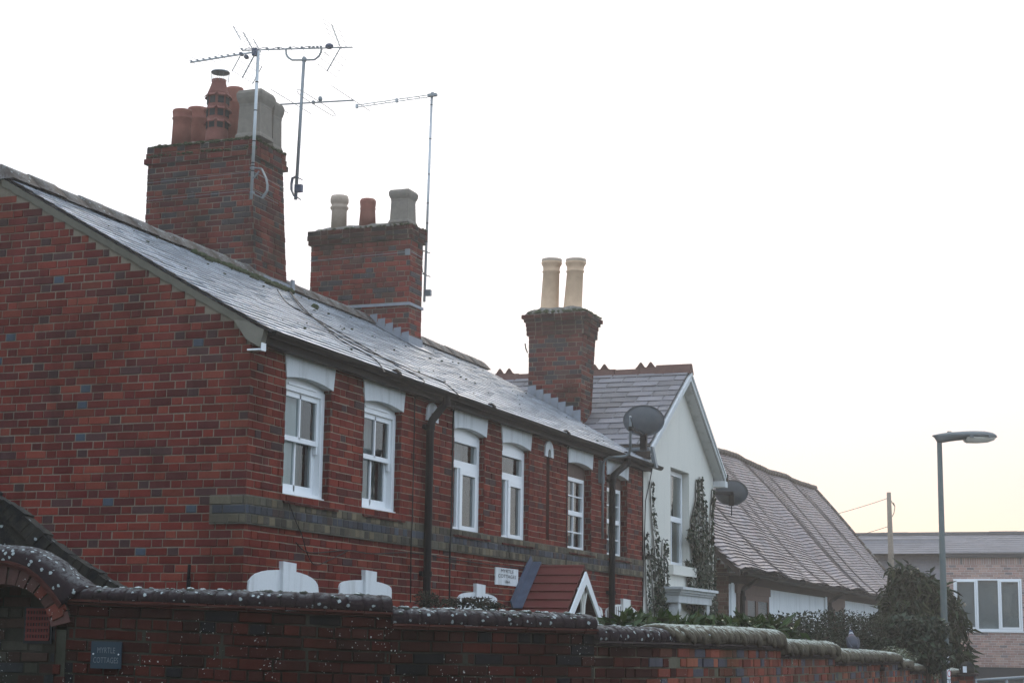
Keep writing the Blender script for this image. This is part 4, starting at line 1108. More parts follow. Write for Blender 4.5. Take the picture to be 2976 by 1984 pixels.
def cottage_window(pa, pb, mull, ztop=2.62):
    a, b = bx_(pa), bx_(pb); mb = MB(); n = len(mull)
    ring(mb, a, b, 1.4, ztop, .12, BYW-.05, BYW+.04); 
    for p in mull: x = bx_(p); mb.box((x-.10, BYW-.045, 1.4), (x+.10, BYW+.03, ztop-.1))
    mb.box((a-.1, BYW-.06, ztop), (b+.1, BYW-.0, 2.80))
    w = mb.build('window', 'brownwood', barn)
    mb = MB(); mb.box((a+.1, BYW-.022, 1.45), (b-.1, BYW-.012, ztop-.1)); mb.build('blind', 'curtain', w)
    mb = MB(); quadY(mb, a+.1, b-.1, 1.45, ztop-.1, BYW-.03); mb.build('pane', 'glass', w)
cottage_window(2139, 2229, (2163, 2194)); cottage_window(2403, 2447, (2420,), 2.6)
for pa, pb in ((2121, 2128), (2395, 2403)): mb = MB(); mb.box((bx_(pa), BYW-.035, 0), (bx_(pb), BYW-.005, 2.8)); mb.build('timber_post', 'whitewash', barn)

# ================================================================== MODERN BRICK BUILDING
MX = 60.0
def mY(px): return onX(MX, px, 1700).y
def mZ(py, px=2850): return onX(MX, px, py).z
yl = mY(2742); yr = -9.0; ze = mZ(1617); zrd = onX((MX+1.3), 2850, 1549).z
mod = thing('brick_block', (63, 3, 0), 'newer pale brick building with a wide white window behind the street lamp', 'building')
mY0, mY1 = mY(2771), mY(2969); mz0, mz1 = mZ(1832), mZ(1681)
def col_pale(kind, u, z, k):
    x = R.random(); c = (.20, .16, .16, 0) if x < .1 else R.choice([(.36, .22, .19), (.32, .20, .175), (.40, .26, .22), (.34, .235, .21)]); g = .85+.3*R.random(); return (c[0]*g, c[1]*g, c[2]*g, 0)
mb = MB(); 
plin = mZ(1937)
def iv_m(z): return sub([(-yl, 3.2)], [(-mY0, -mY1)] if mz0 < z < mz1 else [])
lay(mb, faceX(MX), plin, ze-.26, iv_m, col_pale, bond='S', mort=(.5, .45, .42, 0), back=lambda a, b: iv_m((a+b)/2), irr=.001)
UN['V'] = [('s', .065)]
lay(mb, faceX(MX), ze-.25, ze-.05, lambda z: [(-yl, 3.2)], col_pale, h=.22, bond='V', mort=(.5, .45, .42, 0))
mb.box((MX+.012, -9, plin), (MX+.018, mY1-.0, ze), (.33, .21, .18, 0)); mb.box((MX+.012, mY0, plin), (MX+.018, yl, ze), (.33, .21, .18, 0)); mb.box((MX+.012, mY1, mz1), (MX+.018, mY0, ze), (.33, .21, .18, 0)); mb.add([(MX, yl, plin), (MX+6, yl, plin), (MX+6, yl, ze), (MX, yl, ze)], [(0, 1, 2, 3)], (.33, .21, .18, 0))
mb.build('wall', 'brick_pale', mod)
mb = MB(); mb.box((MX+.02, -9, 0), (MX+.1, yl-.05, plin)); mb.box((MX-.14, -9, ze-.03), (MX+.2, yl+.06, ze+.14)); mb.build('plinth', 'greyclad', mod)
mb = MB()
def roofpt(y, t): return V((MX-.16+((MX+1.3)-MX+.16)*t, y, ze+.10+(zrd-ze-.10)*t))
usm = (roofpt(0, 1)-roofpt(0, 0)); Lm = usm.length; usm.normalize(); nm = V((-usm.z, 0, usm.x))
ylf = onX((MX+1.3), 2480, 1549).y
c_s3 = lambda: (lambda g: (.115*g, .105*g, .112*g, 0))(.9+.2*R.random())
mb.add([roofpt(12.5, 0), roofpt(-9, 0), roofpt(-9, 1), roofpt(12.5, 1)], [(0, 1, 2, 3)], (.1, .1, .1, 0))
slates(mb, roofpt(12.5, 0), V((0, -1, 0)), usm, 0, 16, 0, Lm, .17, .33, .007, c_s3, nm, jx=.002, js=.002)
# the roof sweeps lower beside the brick bay
P = roofpt(yl, 0); dn = V((-1, 0, -.9)).normalized(); P2 = V((MX-.75, 12.5, ze-1.7))
usd = V((.62, 0, 1)).normalized(); Ld = (ze+.62-P2.z)/usd.z
nd = V((-usd.z, 0, usd.x))
mb.add([P2, V((P2.x, yl, P2.z)), V((P2.x, yl, P2.z))+usd*Ld, P2+usd*Ld], [(0, 1, 2, 3)], (.1, .1, .1, 0))
slates(mb, P2, V((0, -1, 0)), usd, 0, 12.5-yl, 0, Ld, .17, .33, .007, c_s3, nd, jx=.002, js=.002)
mr = mb.build('roof', 'slate2', mod)
mb = MB(); ridge_run(mb, ((MX+1.3), 12.5, zrd-.01), ((MX+1.3), -9, zrd-.01), .16, .07, .9); mb.build('ridge_tiles', 'greyclad', mr)
mb = MB(); mb.box((MX-.4, yl+.05, 0), (MX+5, 12.5, ze-1.75)); mb.build('side_wall', 'greyclad', mod)
# window: pieces run along Y
mb = MB(); xx0, xx1 = MX-.02, MX+.08
def ringX(mb, ya, yb, z0, z1, w, x0, x1, wb=None):
    wb = wb or w
    mb.box((x0, ya, z0), (x1, ya+w, z1)); mb.box((x0, yb-w, z0), (x1, yb, z1)); mb.box((x0+.001, ya+w, z0), (x1, yb-w, z0+wb)); mb.box((x0+.001, ya+w, z1-w), (x1, yb-w, z1))
ringX(mb, mY1, mY0, mz0, mz1, .05, xx0, xx1, .07)
ys = [mY(2771), mY(2839), mY(2902), mY(2969)]
for y in ys[1:3]: mb.box((xx0+.002, y-.028, mz0+.07), (xx1, y+.028, mz1-.05))
win = mb.build('window', 'upvc', mod)
for a, b, s in ((ys[1]+.035, ys[0]-.06, 1), (ys[3]+.06, ys[2]-.035, 1)):
    mb = MB(); ringX(mb, a, b, mz0+.07, mz1-.05, .05, xx0-.015, xx0+.03); mb.build('casement', 'upvc', win)
mb = MB(); mb.add([(MX+.04, mY1+.05, mz0+.09), (MX+.04, mY0-.05, mz0+.09), (MX+.04, mY0-.05, mz1-.05), (MX+.04, mY1+.05, mz1-.05)], [(3, 2, 1, 0)]); mb.build('pane', 'glass', win)
mb = MB(); mb.box((MX-.04, mY1-.04, mz0-.04), (MX+.05, mY0+.04, mz0-.005)); mb.build('sill', 'upvc', win)
mb = MB(); mb.box((MX+.09, mY1+.02, mz0+.05), (MX+.12, mY0-.02, mz0+.42)); mb.box((MX+.2, mY1-.1, mz0-.1), (MX+.22, mY0+.1, mz1+.1)); mb.box((MX+.1, ys[1]+.2, mz0+.42), (MX+.13, ys[1]+.03, mz0+.7))
mb.build('blind', 'curtain', win)

# ================================================================== GARDEN WALL (curves round from the lane to run along the cottages)
def plan(px, dep): p = atD(px, 1860, dep); return V((p.x, p.y, 0))
ctrl = [plan(-420, 12.95), plan(-80, 12.55), plan(180, 12.3), plan(473, 12.12), plan(737, 12.02), plan(983, 12.08), plan(1205, 12.25), plan(1384, 12.45), plan(1520, 12.68), plan(1700, 13.0), plan(1818, 13.32), plan(1900, 13.65), plan(1971, 14.05), plan(2090, 14.85)]
for x in (16.0, 18, 20, 23, 27, 31, 35): ctrl.append(V((x, 3.66+.0*(x-16), 0)))
SM = []      # dense samples: u, position
def cr(p0, p1, p2, p3, t): return .5*((2*p1)+(-p0+p2)*t+(2*p0-5*p1+4*p2-p3)*t*t+(-p0+3*p1-3*p2+p3)*t*t*t)
u = 0; last = None
for i in range(1, len(ctrl)-2):
    for k in range(24):
        p = cr(ctrl[i-1], ctrl[i], ctrl[i+1], ctrl[i+2], k/24)
        if last: u += (p-last).length
        last = p; SM.append((u, p))
def WP(u):
    if u <= 0: d = SM[1][1]-SM[0][1]; return SM[0][1]+d*(u/d.length)
    lo, hi = 0, len(SM)-1
    while hi-lo > 1:
        m = (lo+hi)//2
        if SM[m][0] <= u: lo = m
        else: hi = m
    a, b = SM[lo], SM[hi]; t = (u-a[0])/(b[0]-a[0]); return a[1]+(b[1]-a[1])*t
def WN(u):
    d = WP(u+.12)-WP(u-.12); n = V((d.y, -d.x, 0)).normalized(); return n if n.dot(C0-WP(u)) > 0 else -n
def px_of(p):
    q = V(p)-C0; c = AX*q.x+AY*q.y+AZ*q.z; return 1488+F*c.x/c.z, 992+F*c.y/c.z, c.z
def u_at(px):
    lo, hi = -1.0, SM[-1][0]
    for _ in range(40):
        m = (lo+hi)/2; w = WP(m); x = px_of((w.x, w.y, 1.75))[0]
        if x < px: lo = m
        else: hi = m
    return lo
def z_at(u, py):
    w = WP(u); px, _, dep = px_of((w.x, w.y, 1.8)); return atD(px, py, dep).z
def W3(u, z, d): p = WP(u)+WN(u)*d; return V((p.x, p.y, z))
gw = thing('garden_wall', WP(2.0), 'old dark red brick garden wall with frosted mossy coping stepping down along the lane', 'wall')
def col_wall(kind, u, z, k):
    x = R.random()
    if x < .08: return (.015, .013, .014, .1)
    c = R.choice([(.048, .011, .008), (.042, .011, .008), (.054, .012, .008), (.034, .012, .009), (.04, .0125, .0095)])
    g = .75+.5*R.random()
    if R.random() < .004: return (.17, .035, .02, 0)
    return (c[0]*g, c[1]*g, c[2]*g, 0)
def col_wall2(kind, u, z, k):
    x = R.random()
    if x < .24: return (.075, .07, .085, .25)
    c = R.choice([(.17, .045, .032), (.20, .055, .036), (.15, .05, .034), (.22, .075, .045), (.12, .05, .034)]); g = .7+.6*R.random(); return (c[0]*g, c[1]*g, c[2]*g, 0)
bondw = lambda k: 'H' if k % 4 == 2 else 'S'
# px range, coping-top line, string-bottom line
SEC = [(196, 1137, ((252, 1703), (1135, 1727)), ((184, 1755), (1137, 1794)), 'a'),
       (1137, 1729, ((1140, 1762), (1700, 1781)), ((1140, 1827), (1730, 1842)), 'a'),
       (1729, 2267, ((1735, 1815), (2240, 1834)), ((1750, 1876), (2262, 1888)), 'c'),
       (2267, 2424, ((2268, 1861), (2418, 1870)), ((2275, 1912), (2422, 1912.5)), 'b'),
       (2424, 2532, ((2425, 1888), (2528, 1893)), ((2432, 1932), (2530, 1931)), 'b'),
       (2532, 2606, ((2535, 1893), (2600, 1899)), ((2535, 1930), (2606, 1929)), 'b'),
       (2606, 2642, ((2606, 1916), (2642, 1918)), ((2606, 1946), (2642, 1945)), 'b'),
       (2642, 2745, ((2642, 1930), (2745, 1934)), ((2642, 1957), (2745, 1955)), 'b'),
       (2745, 2785, ((2745, 1945), (2785, 1945)), ((2745, 1965), (2785, 1964)), 'b')]
secd = []
for (pa, pb, tl, bl, st) in SEC:
    ua, ub = u_at(pa), u_at(pb)
    def lin(l, pc=(pa, pb)):
        (xa, ya), (xb, yb) = l; u0, u1 = u_at(xa), u_at(xb); z0, z1 = z_at(u0, ya), z_at(u1, yb)
        return lambda u: z0+(z1-z0)*(u-u0)/(u1-u0)
    secd.append((ua, ub, lin(tl), lin(bl), st))
def coping(mb, ua, ub, zt, zs, width, drape, thick, mosslumps=None, lump=0):
    u = ua
    while u < ub-.01:
        w = width*(1+jit(.12)); e = min(u+w, ub); sub = 5 if drape else 4
        H = zt((u+e)/2)-zs((u+e)/2); hj = H*(1+jit(.10 if drape else .025)); fj = jit(.018 if drape else .004)
        prof = [(.035, 0), (.045+fj, .25), (.04+fj, .5), (.018+fj, .75), (-.03, .92), (-.09, 1.0), (-.17, .98), (-.25, .85), (-.30, .5), (-.31, 0)]
        vs = []; m = len(prof)
        for s in range(sub+1):
            t = s/sub; uu = u+(e-u)*t; k = (1-(.30 if drape else .05)*(abs(2*t-1)**2.5))
            for (d, f) in prof:
                dd = -.12+(d+.12)*(k if f < .97 else 1); zz = zs(uu)+hj*(f*(1-(1-k)*.55))
                q = W3(uu+(f*.045 if drape else 0), zz+thick, dd)
                if drape: q += V((jit(.005), jit(.005), jit(.005)))
                vs.append(q)
        fs = [(s*m+i, (s+1)*m+i, (s+1)*m+i+1, s*m+i+1) for s in range(sub) for i in range(m-1)]+[tuple(range(m)), tuple(range((sub+1)*m-1, sub*m-1, -1))]
        mb.add(vs, fs); u = e
for si, (ua, ub, zt, zs, st) in enumerate(secd):
    zl = lambda u, zs=zs: zs(u)
    H = .0785; nrow = int(1.95/H); dark = si < 2
    mb = MB()
    colf = col_wall if si < 2 else (lambda k_, u, z, k: col_wall2(k_, u, z, k) if R.random() < min(1, max(0, (u-u_at(1800))/1.2)) else col_wall(k_, u, z, k)) if si == 2 else col_wall2
    bond = (lambda k: 'H' if (nrow-1-k) % 4 == 1 else 'S') if si < 2 else (lambda k: 'F')
    if si == 1: bond = lambda k: 'H' if (nrow-1-k) % 4 == 0 else 'S'
    hole = []
    lay(mb, lambda u, z, d: W3(u, zl(u)-nrow*H+z, d), 0, nrow*H, lambda z: [(ua, ub)], colf, bond=bond, rough=.008, irr=.003, mort=(.038, .036, .027, 0) if dark else (.12, .11, .08, 0), h=H, ph=.07*si, j=.012)
    mb.build('brickwork', 'brick_wall', gw)
    # creasing tiles: two courses, the lower set back
    mb = MB(); th = .02; u = ua
    for row, pr in ((0, .022), (1, .045)):
        u = ua-(.0 if row else .0)
        while u < ub-.01:
            e = min(u+.265, ub); dj = jit(.003); zj = jit(.002); vs = []
            m = 4
            for s in range(m+1):
                uu = u+.003+(e-u-.006)*s/m; z0 = zs(uu)+row*th+.002+zj
                vs += [W3(uu, z0, pr+dj), W3(uu, z0+th-.004, pr+dj), W3(uu, z0+th-.004, -.32), W3(uu, z0, -.32)]
            fs = [(s*4+a, (s+1)*4+a, (s+1)*4+(a+1) % 4, s*4+(a+1) % 4) for s in range(m) for a in range(4)]+[(0, 1, 2, 3), (m*4+3, m*4+2, m*4+1, m*4)]
            mb.add(vs, fs); u = e
    mb.build('creasing', 'crease' if si < 2 else 'crease_dark', gw)
    mb = MB(); TH = .042
    if st == 'a': coping(mb, ua-.004, ub-.0, lambda u: zt(u)-TH, zs, .113, False, TH)
    elif st == 'b': coping(mb, ua-.01, ub-.01, lambda u: zt(u)-TH, zs, .062, True, TH)
    if st != 'c': cp = mb.build('coping', 'cop_a' if st == 'a' else 'cop_b', gw, True)
    else:
        um = u_at(1965); coping(mb, ua-.004, um, lambda u: zt(u)-TH, zs, .113, False, TH); cp = mb.build('coping', 'cop_a', gw, True)
        mb = MB(); coping(mb, um, ub-.01, lambda u: zt(u)-TH, zs, .075, True, TH); cp2 = mb.build('coping', 'cop_b', gw, True)
    if st in 'bc':      # thick frosted moss hanging over the coping in ropes
        mb = MB(); u = (u_at(1925) if st == 'c' else ua)+.01
        while u < ub-.015:
            dens = min(1, (u-u_at(1925))/.6) if st == 'c' else 1
            w_ = .020+.016*R.random(); H_ = zt(u)-zs(u)-TH; ln = .45+.65*R.random(); sl_ = .02+.05*R.random()
            if R.random() < .35+.65*dens:
                path = [(-.24, .86), (-.17, 1.0), (-.09, 1.03), (-.03, .97), (.015, .80), (.045, .58), (.058, .34), (.062, .08), (.058, -.14)]
                m_ = max(4, int(len(path)*min(1, .45+ln*.55))); P_ = []
                for i_, (d_, f_) in enumerate(path[:m_]): P_.append(W3(u+sl_*i_/8+jit(.004), zs(u)+TH+H_*f_+jit(.003), d_+jit(.004)))
                rr = [w_*(.75+.35*R.random())*(1 if 0 < i_ < m_-1 else .55) for i_ in range(m_)]
                mb.tube(P_, rr, 6)
            u += w_*1.35
        o = mb.build('hanging_moss', 'cop_rope', gw, True); o['kind'] = 'stuff'
    # moss cushions and lichen crusts on the dark copings
    if si < 3:
        mb = MB(); n = (95, 110, 85)[si]
        for _ in range(n):
            u = ua+.02+(ub-ua-.04)*R.random(); f = R.random(); 
            if si == 2 and u > u_at(1990): continue
            s = .008+.020*R.random()**2.2; H_ = zt(u)-zs(u)-TH
            if f < .6: d, zz = -.03-.14*R.random(), .97+.03*R.random()
            else: d = .035-.03*R.random(); zz = .35+.5*R.random()
            if f >= .6: s *= .6
            mb.ball(W3(u, zs(u)+TH+H_*zz-.25*s, d), (s*1.25, s*1.25, s*.72), 8, 5, jit=.22)
        o = mb.build('moss_cushions', 'cop_moss', gw, True); o['kind'] = 'stuff'

# --- gate arch at the left end of the wall
u0 = u_at(2); T = (WP(u0+.3)-WP(u0-.3)).normalized(); NW = WN(u0); PA = WP(u0); depA = px_of((PA.x, PA.y, 1.6))[2]
zc = atD(2, 1857, depA).z; SC_ = depA/F
def A3(a, h, d): return V((PA.x, PA.y, 0))+T*a+NW*d+V((0, 0, h))
def pxA(px, py):      # pixel -> (a, h) in the plane of the arch
    d = ray(px, py); t = NW.dot(V((PA.x, PA.y, 0))-C0)/NW.dot(d); q = C0+d*t; return (q-V((PA.x, PA.y, q.z))).dot(T), q.z
ri = .392; ro = .53; kx = (pxA(166, 1857)[0]-pxA(2, 1857)[0])/.40
mb = MB()
k = 0; ang = 14
while ang < 175:
    t0, t1 = rad(ang), rad(ang+8.6); c = R.choice([(.085, .026, .02), (.11, .03, .022), (.07, .035, .03), (.09, .045, .04)]); g = .8+.6*R.random(); jr = jit(.006); jd = jit(.008)
    vs = []
    for d in (.02+jd, -.22):
        for r, t in ((ri+jr, t0), (ro+jr, t0), (ro+jr, t1), (ri+jr, t1)): vs.append(A3(kx*r*math.cos(t), zc+r*math.sin(t), d))
    mb.add(vs, [(0, 1, 2, 3), (0, 3, 7, 4), (3, 2, 6, 7), (0, 4, 5, 1)], (c[0]*g, c[1]*g, c[2]*g, 0)); ang += 10.2
n = 30
for i in range(3, n):      # mortar behind the voussoirs, thick enough to fill the joints
    t0, t1 = PI*i/n, PI*(i+1)/n; vs = [A3(kx*r*math.cos(t), zc+r*math.sin(t), d) for d in (.008, -.2) for r, t in ((ri+.006, t0), (ro, t0), (ro, t1), (ri+.006, t1))]
    mb.add(vs, [(0, 1, 2, 3), (0, 3, 7, 4)], (.045, .042, .032, 0))
ga = mb.build('gate_arch', 'brick_wall', gw)
mb = MB()      # jamb bricks right of the opening
aw = WP(u_at(198)); 
def jz(z): return [(ri, (V((aw.x, aw.y, 0))-V((PA.x, PA.y, 0))).dot(T)+.0)]
def jiv(z):
    x1 = (V((aw.x, aw.y, 0))-V((PA.x, PA.y, 0))).dot(T); zt_ = z-zc
    x0 = kx*(ri if zt_ < .1 else math.sqrt(max(ro*ro-zt_*zt_, 0)) if zt_ < ro else 0)
    if zt_ > .40: return []
    return [(x0, x1)] if x1-x0 > .03 else []
lay(mb, lambda u, z, d: A3(u, z, d-.002), 0, zc+.36, jiv, col_wall, rough=.01, irr=.004, mort=(.05, .048, .036, 0), j=.012)
lay(mb, lambda u, z, d: A3(kx*ri-d, z, -.0-u), 0, zc+.1, lambda z: [(0, .21)], col_wall, bond='S', mort=(.05, .048, .036, 0))
mb.obox(A3(*pxA(160, 1803), .0), T*.085+V((0, 0, .035)), V((0, 0, .055)), NW*.04, (.13, .04, .028, 0))
mb.build('gate_jamb', 'brick_wall', gw)
inn = [(-20, 1628), (30, 1630), (60, 1637), (90, 1650), (120, 1672), (150, 1703), (172, 1732), (188, 1757)]
out = [(-20, 1581), (30, 1580), (62, 1584), (95, 1594), (128, 1612), (165, 1640), (205, 1676), (250, 1704)]
inn = [(-260, 1757), (-190, 1690), (-110, 1640)]+inn; out = [(-300, 1690), (-210, 1620), (-110, 1588)]+out
def resamp(P, n):
    L_ = [0]
    for i in range(1, len(P)): L_.append(L_[-1]+math.dist(P[i], P[i-1]))
    o = []
    for k in range(n+1):
        s = L_[-1]*k/n; i = max(j for j in range(len(P)) if L_[j] <= s+1e-6); i = min(i, len(P)-2); t = (s-L_[i])/(L_[i+1]-L_[i]); o.append((P[i][0]+(P[i+1][0]-P[i][0])*t, P[i][1]+(P[i+1][1]-P[i][1])*t))
    return o
n = 44; I, O = resamp(inn, n), resamp(out, n)
mb = MB(); vs = []
for k in range(n+1):
    ia, ih = pxA(*I[k]); oa, oh = pxA(*O[k]); j = 1+jit(.03)
    for f, d in ((0, .04), (.45, .045), (.75, .02), (.93, -.03), (1.0, -.10), (.95, -.2), (.5, -.3), (0, -.31)): vs.append(A3(ia+(oa-ia)*f*j, ih+(oh-ih)*f*j, d))
m = 8; mb.add(vs, [(k*m+i, (k+1)*m+i, (k+1)*m+i+1, k*m+i+1) for k in range(n) for i in range(m-1)]+[tuple(range(m)), tuple(range((n+1)*m-1, n*m-1, -1))])
mb.build('arch_coping', 'cop_a', gw, True)
mb = MB()
for row, (f0, f1, d0) in enumerate(((-.12, .03, .05), (-.30, -.14, .035))):
    vs = []
    for k in range(n+1):
        ia, ih = pxA(*I[k]); oa, oh = pxA(*O[k]); 
        L0 = math.hypot(oa-ia, oh-ih); ua_, uh_ = (oa-ia)/L0, (oh-ih)/L0
        for f, d in ((f0, d0), (f1, d0), (f1, -.2), (f0, -.2)): vs.append(A3(ia+ua_*f*.13, ih+uh_*f*.13, d+jit(.003)))
    mb.add(vs, [(k*4+i, (k+1)*4+i, (k+1)*4+(i+1) % 4, k*4+(i+1) % 4) for k in range(n) for i in range(4)]+[(0, 1, 2, 3), (n*4+3, n*4+2, n*4+1, n*4)])
mb.build('arch_creasing', 'crease', gw)
mb = MB()
lay(mb, lambda u, z, d: A3(u, z, d-.23), 0, zc+.36, lambda z: [(-.8, .58)], lambda k, u, z, r: (lambda c, g: (c[0]*g, c[1]*g, c[2]*g, 0))(R.choice([(.05, .03, .024), (.045, .04, .032), (.06, .028, .022), (.04, .04, .042)]), .7+.6*R.random()), rough=.009, irr=.004, j=.013, mort=(.035, .032, .025, 0))
mb.build('arch_infill', 'brick_wall', gw)
mb = MB(); va, vz = pxA(56, 1812); w, h = .095, .105
for i in range(9): x = va-w+2*w*i/8; mb.obox(A3(x-.006, vz-h, -.225), T*.012, V((0, 0, 2*h)), NW*.012, )
for i in range(6): z = vz-h+2*h*i/5; mb.obox(A3(va-w-.006, z-.009, -.222), T*(2*w+.012), V((0, 0, .018)), NW*.014)
ab = mb.build('air_brick', 'airbrick', gw)
mb = MB(); mb.obox(A3(va-w-.025, vz-h-.03, -.232), T*(2*w+.05), V((0, 0, 2*h+.05)), NW*.012); mb.build('vent_mortar', 'inside', ab)

# --- dark raking wall behind the arch
mb = MB(); depR = 13.25; pts = [(-260, 1300), (-60, 1424), (0, 1466), (60, 1512), (118, 1566), (170, 1610), (235, 1655), (280, 1682), (330, 1716), (372, 1750)]
P = [atD(px, py, depR) for px, py in pts]; nw = V((-b_.x, -b_.y, 0)).normalized()
for i in range(len(P)-1):
    a, b = P[i], P[i+1]; e = nw*.26; z = V((0, 0, 1))
    A = [V((a.x, a.y, .3)), V((b.x, b.y, .3)), b-z*.05, a-z*.05]; mb.add(A+[q+e for q in A], [(0, 1, 2, 3), (3, 2, 6, 7)])
    d = b-a; m = max(1, int(d.length/.065)); dn = d.normalized(); up = V((0, 0, 1)); nn = (up-dn*up.dot(dn)).normalized()
    for k in range(m):
        q = a+d*k/m; hh = .12+jit(.014); mb.obox(q-nn*.07-nw*(.03+jit(.012)), dn*(d.length/m-.006), nw*.30, nn*hh)
for _ in range(80):
    i = R.randrange(1, len(P)-2); t = R.random(); q = P[i]+(P[i+1]-P[i])*t+nw*R.random()*.2; s = .012+.02*R.random(); mb.ball(q+V((0, 0, .03)), (s*1.3, s*1.3, s*.8), 6, 4, jit=.3)
tag(mb.build('raking_wall', 'dark_cop'), 'dark mossy sloping wall top rising behind the gate arch', 'wall')

# --- slate name sign
sa = [pxA(x, y) for x, y in ((275, 1862), (368, 1864), (364, 1943), (271, 1940))]
us_ = u_at(320); Ts = (WP(us_+.15)-WP(us_-.15)).normalized(); Ns = WN(us_); Pp = WP(us_); dpS = px_of((Pp.x, Pp.y, 1.6))[2]
cS = atD(319.5, 1902, dpS); cS = V((Pp.x, Pp.y, cS.z))+Ns*.02
w, h = 93*dpS/F/2/abs(Ts.dot(r_))*1.0, 77*dpS/F/2
sg = thing('name_sign', cS-V((0, 0, h)), 'dark slate sign lettered MYRTLE COTTAGES screwed to the garden wall', 'sign')
Zu = V((0, 0, 1)); Tz = (Ts+V((0, 0, -.012))).normalized(); Zu = V((0, 0, 1))
mb = MB(); mb.obox(cS-Tz*w-Zu*h, Tz*2*w, Zu*2*h, Ns*.012); mb.build('plate', 'signslate', sg)
LSX = lambda k: k
mb = MB(); text_mesh(mb, 'MYRTLE', cS+Zu*h*.33+Ns*.012, Tz, Zu, .056, sx=LSX(.66), spacing=1.06); text_mesh(mb, 'COTTAGES', cS-Zu*h*.40+Ns*.012, Tz, Zu, .056, sx=LSX(.64), spacing=1.06); mb.build('lettering', 'letter', sg)
for s in (-1, 1):
    mb = MB(); mb.ball(cS+Tz*w*.83*s+Zu*h*.06+Ns*.014, .006, 8, 5); mb.build('screw', 'metal_pin', sg, True)

# --- brick piers beside the drive
def pier(px, dep, wpx, py_top, label, n3=False):
    c = atD(px, py_top, dep); w = wpx*dep/F/2; o = thing('brick_pier', (c.x, c.y, 0), label, 'pier', 'brick piers at the end of the garden wall')
    mb = MB(); z1 = c.z-.22
    for ps, iv in ((faceX(c.x-w), [(-c.y-w, -c.y+w)]), (faceY(c.y-w), [(c.x-w, c.x+w)]), (lambda u, z, d: V((c.x+w+d, u, z)), [(c.y-w, c.y+w)])): lay(mb, ps, 0, z1, lambda z: iv, col_wall2, mort=(.1, .095, .07, 0))
    mb.build('shaft', 'brick_wall', o)
    mb = MB(); mb.box((c.x-w-.05, c.y-w-.05, z1-.01), (c.x+w+.05, c.y+w+.05, z1+.035)); mb.build('creasing', 'crease_dark', o)
    mb = MB(); mb.lathe((c.x, c.y, z1+.035), [(w*1.05, 0), (w*1.05, .06), (w*.9, .13), (w*.5, .18), (w*.1, .19)], 16, sq=False); mb.build('cap', 'dark_cop', o, True)
    return o, c, w, z1
p1, c1, w1, zz1 = pier(2546, 22.2, 36, 1893, 'brick pier with dark cap carrying a small white number plate, part of the stepped wall')
mb = MB(); q = c1+V((-w1-.06, .02, -.11)); mb.box((q.x-.012, q.y-.035, q.z-.075), (q.x, q.y+.035, q.z+.075)); npl = mb.build('number_plate', 'signwhite'); tag(npl, 'small white number plate with a black 3 on the brick pier', 'number plate')
mb = MB(); text_mesh(mb, '3', (q.x-.0125, q.y, q.z), (0, -1, 0), (0, 0, 1), .13, sx=.7); nl = mb.build('numeral', 'blackpaint'); nl.parent = npl; nl.location = nl.location-npl.location
p2, c2_, w2, zz2 = pier(2809, 29, 42, 1922, 'brick gate pier with rounded mossy cap beside the street lamp, before the pale building')
mb = MB(); mb.box((c2_.x-w2-.07, c2_.y-.02, zz2+.05), (c2_.x-w2-.055, c2_.y+.04, zz2+.15)); npl2 = mb.build('house_plate', 'signwhite'); tag(npl2, 'tiny white plate on the mossy gate pier cap by the lamp', 'number plate')

# ================================================================== STREET LAMP
LD = 27.0
def lp_(px, py): return atD(px, py, LD)
t0 = lp_(2730, 1283); base = lp_(2748, 1984)
lx, ly = t0.x, t0.y
lamp = thing('street_lamp', (lx, ly, 0), 'grey street lamp with flat oblong lantern on a slim green grey column', 'street lamp')
dxp = (base-t0); k = 0
mb = MB(); 
def colp(z): t = (z-t0.z)/(base.z-t0.z); return V((t0.x+(base.x-t0.x)*t*.0, t0.y+(base.y-t0.y)*t*.0, z))
mb.tube([colp(t0.z+.02), colp(1.75), colp(1.72), colp(0)], [.038, .052, .062, .068], 16); mb.build('column', 'lamp', lamp, True)
# lantern: modelled in its own frame, pointing right across the lane
ea = lp_(2711, 1266); eb = lp_(2897, 1270); ax = (eb-ea); Ln = ax.length; ax.normalize(); ax = V((ax.x, ax.y, ax.z)); sd = ax.cross(V((0, 0, 1))).normalized(); upv = sd.cross(ax).normalized()
def hull(mb, secs, close=True):
    m = len(secs[0]); vs = [p for s in secs for p in s]; mb.add(vs, [(k*m+i, (k+1)*m+i, (k+1)*m+(i+1) % m, k*m+(i+1) % m) for k in range(len(secs)-1) for i in range(m)]+[tuple(range(m)), tuple(range(len(secs)*m-1, (len(secs)-1)*m-1, -1))])
org = ea
def sect(t, w, top, bot, n=10, tw=.75):
    o = org+ax*(Ln*t); P = []
    for i in range(n+1): a = PI*i/n; P.append(o+sd*(w*math.cos(a))+upv*(top*math.sin(a)**.7))
    for i in range(1, n): a = PI+PI*i/n; P.append(o+sd*(w*tw*math.cos(a))+upv*(-bot*abs(math.sin(a))**.6))
    return P
mb = MB()
hull(mb, [sect(0.0, .05, .012, .004), sect(.03, .06, .02, .03), sect(.07, .075, .03, .10), sect(.14, .085, .045, .105), sect(.22, .12, .055, .09), sect(.30, .155, .065, .075), sect(.45, .17, .08, .055), sect(.62, .175, .09, .04), sect(.8, .16, .088, .03), sect(.92, .11, .07, .02), sect(.98, .06, .04, .01), sect(1.0, .02, .012, .005)])
hd = mb.build('lantern', 'lamp_head', lamp, True)
mb = MB(); hull(mb, [sect(.50, .15, -.02, .085), sect(.53, .155, -.01, .10), sect(.7, .15, -.01, .10), sect(.85, .125, -.01, .085), sect(.95, .07, -.005, .05), sect(.98, .03, -.002, .02)])
mb.build('glass_bowl', 'lampglass', hd, True)
mb = MB(); 
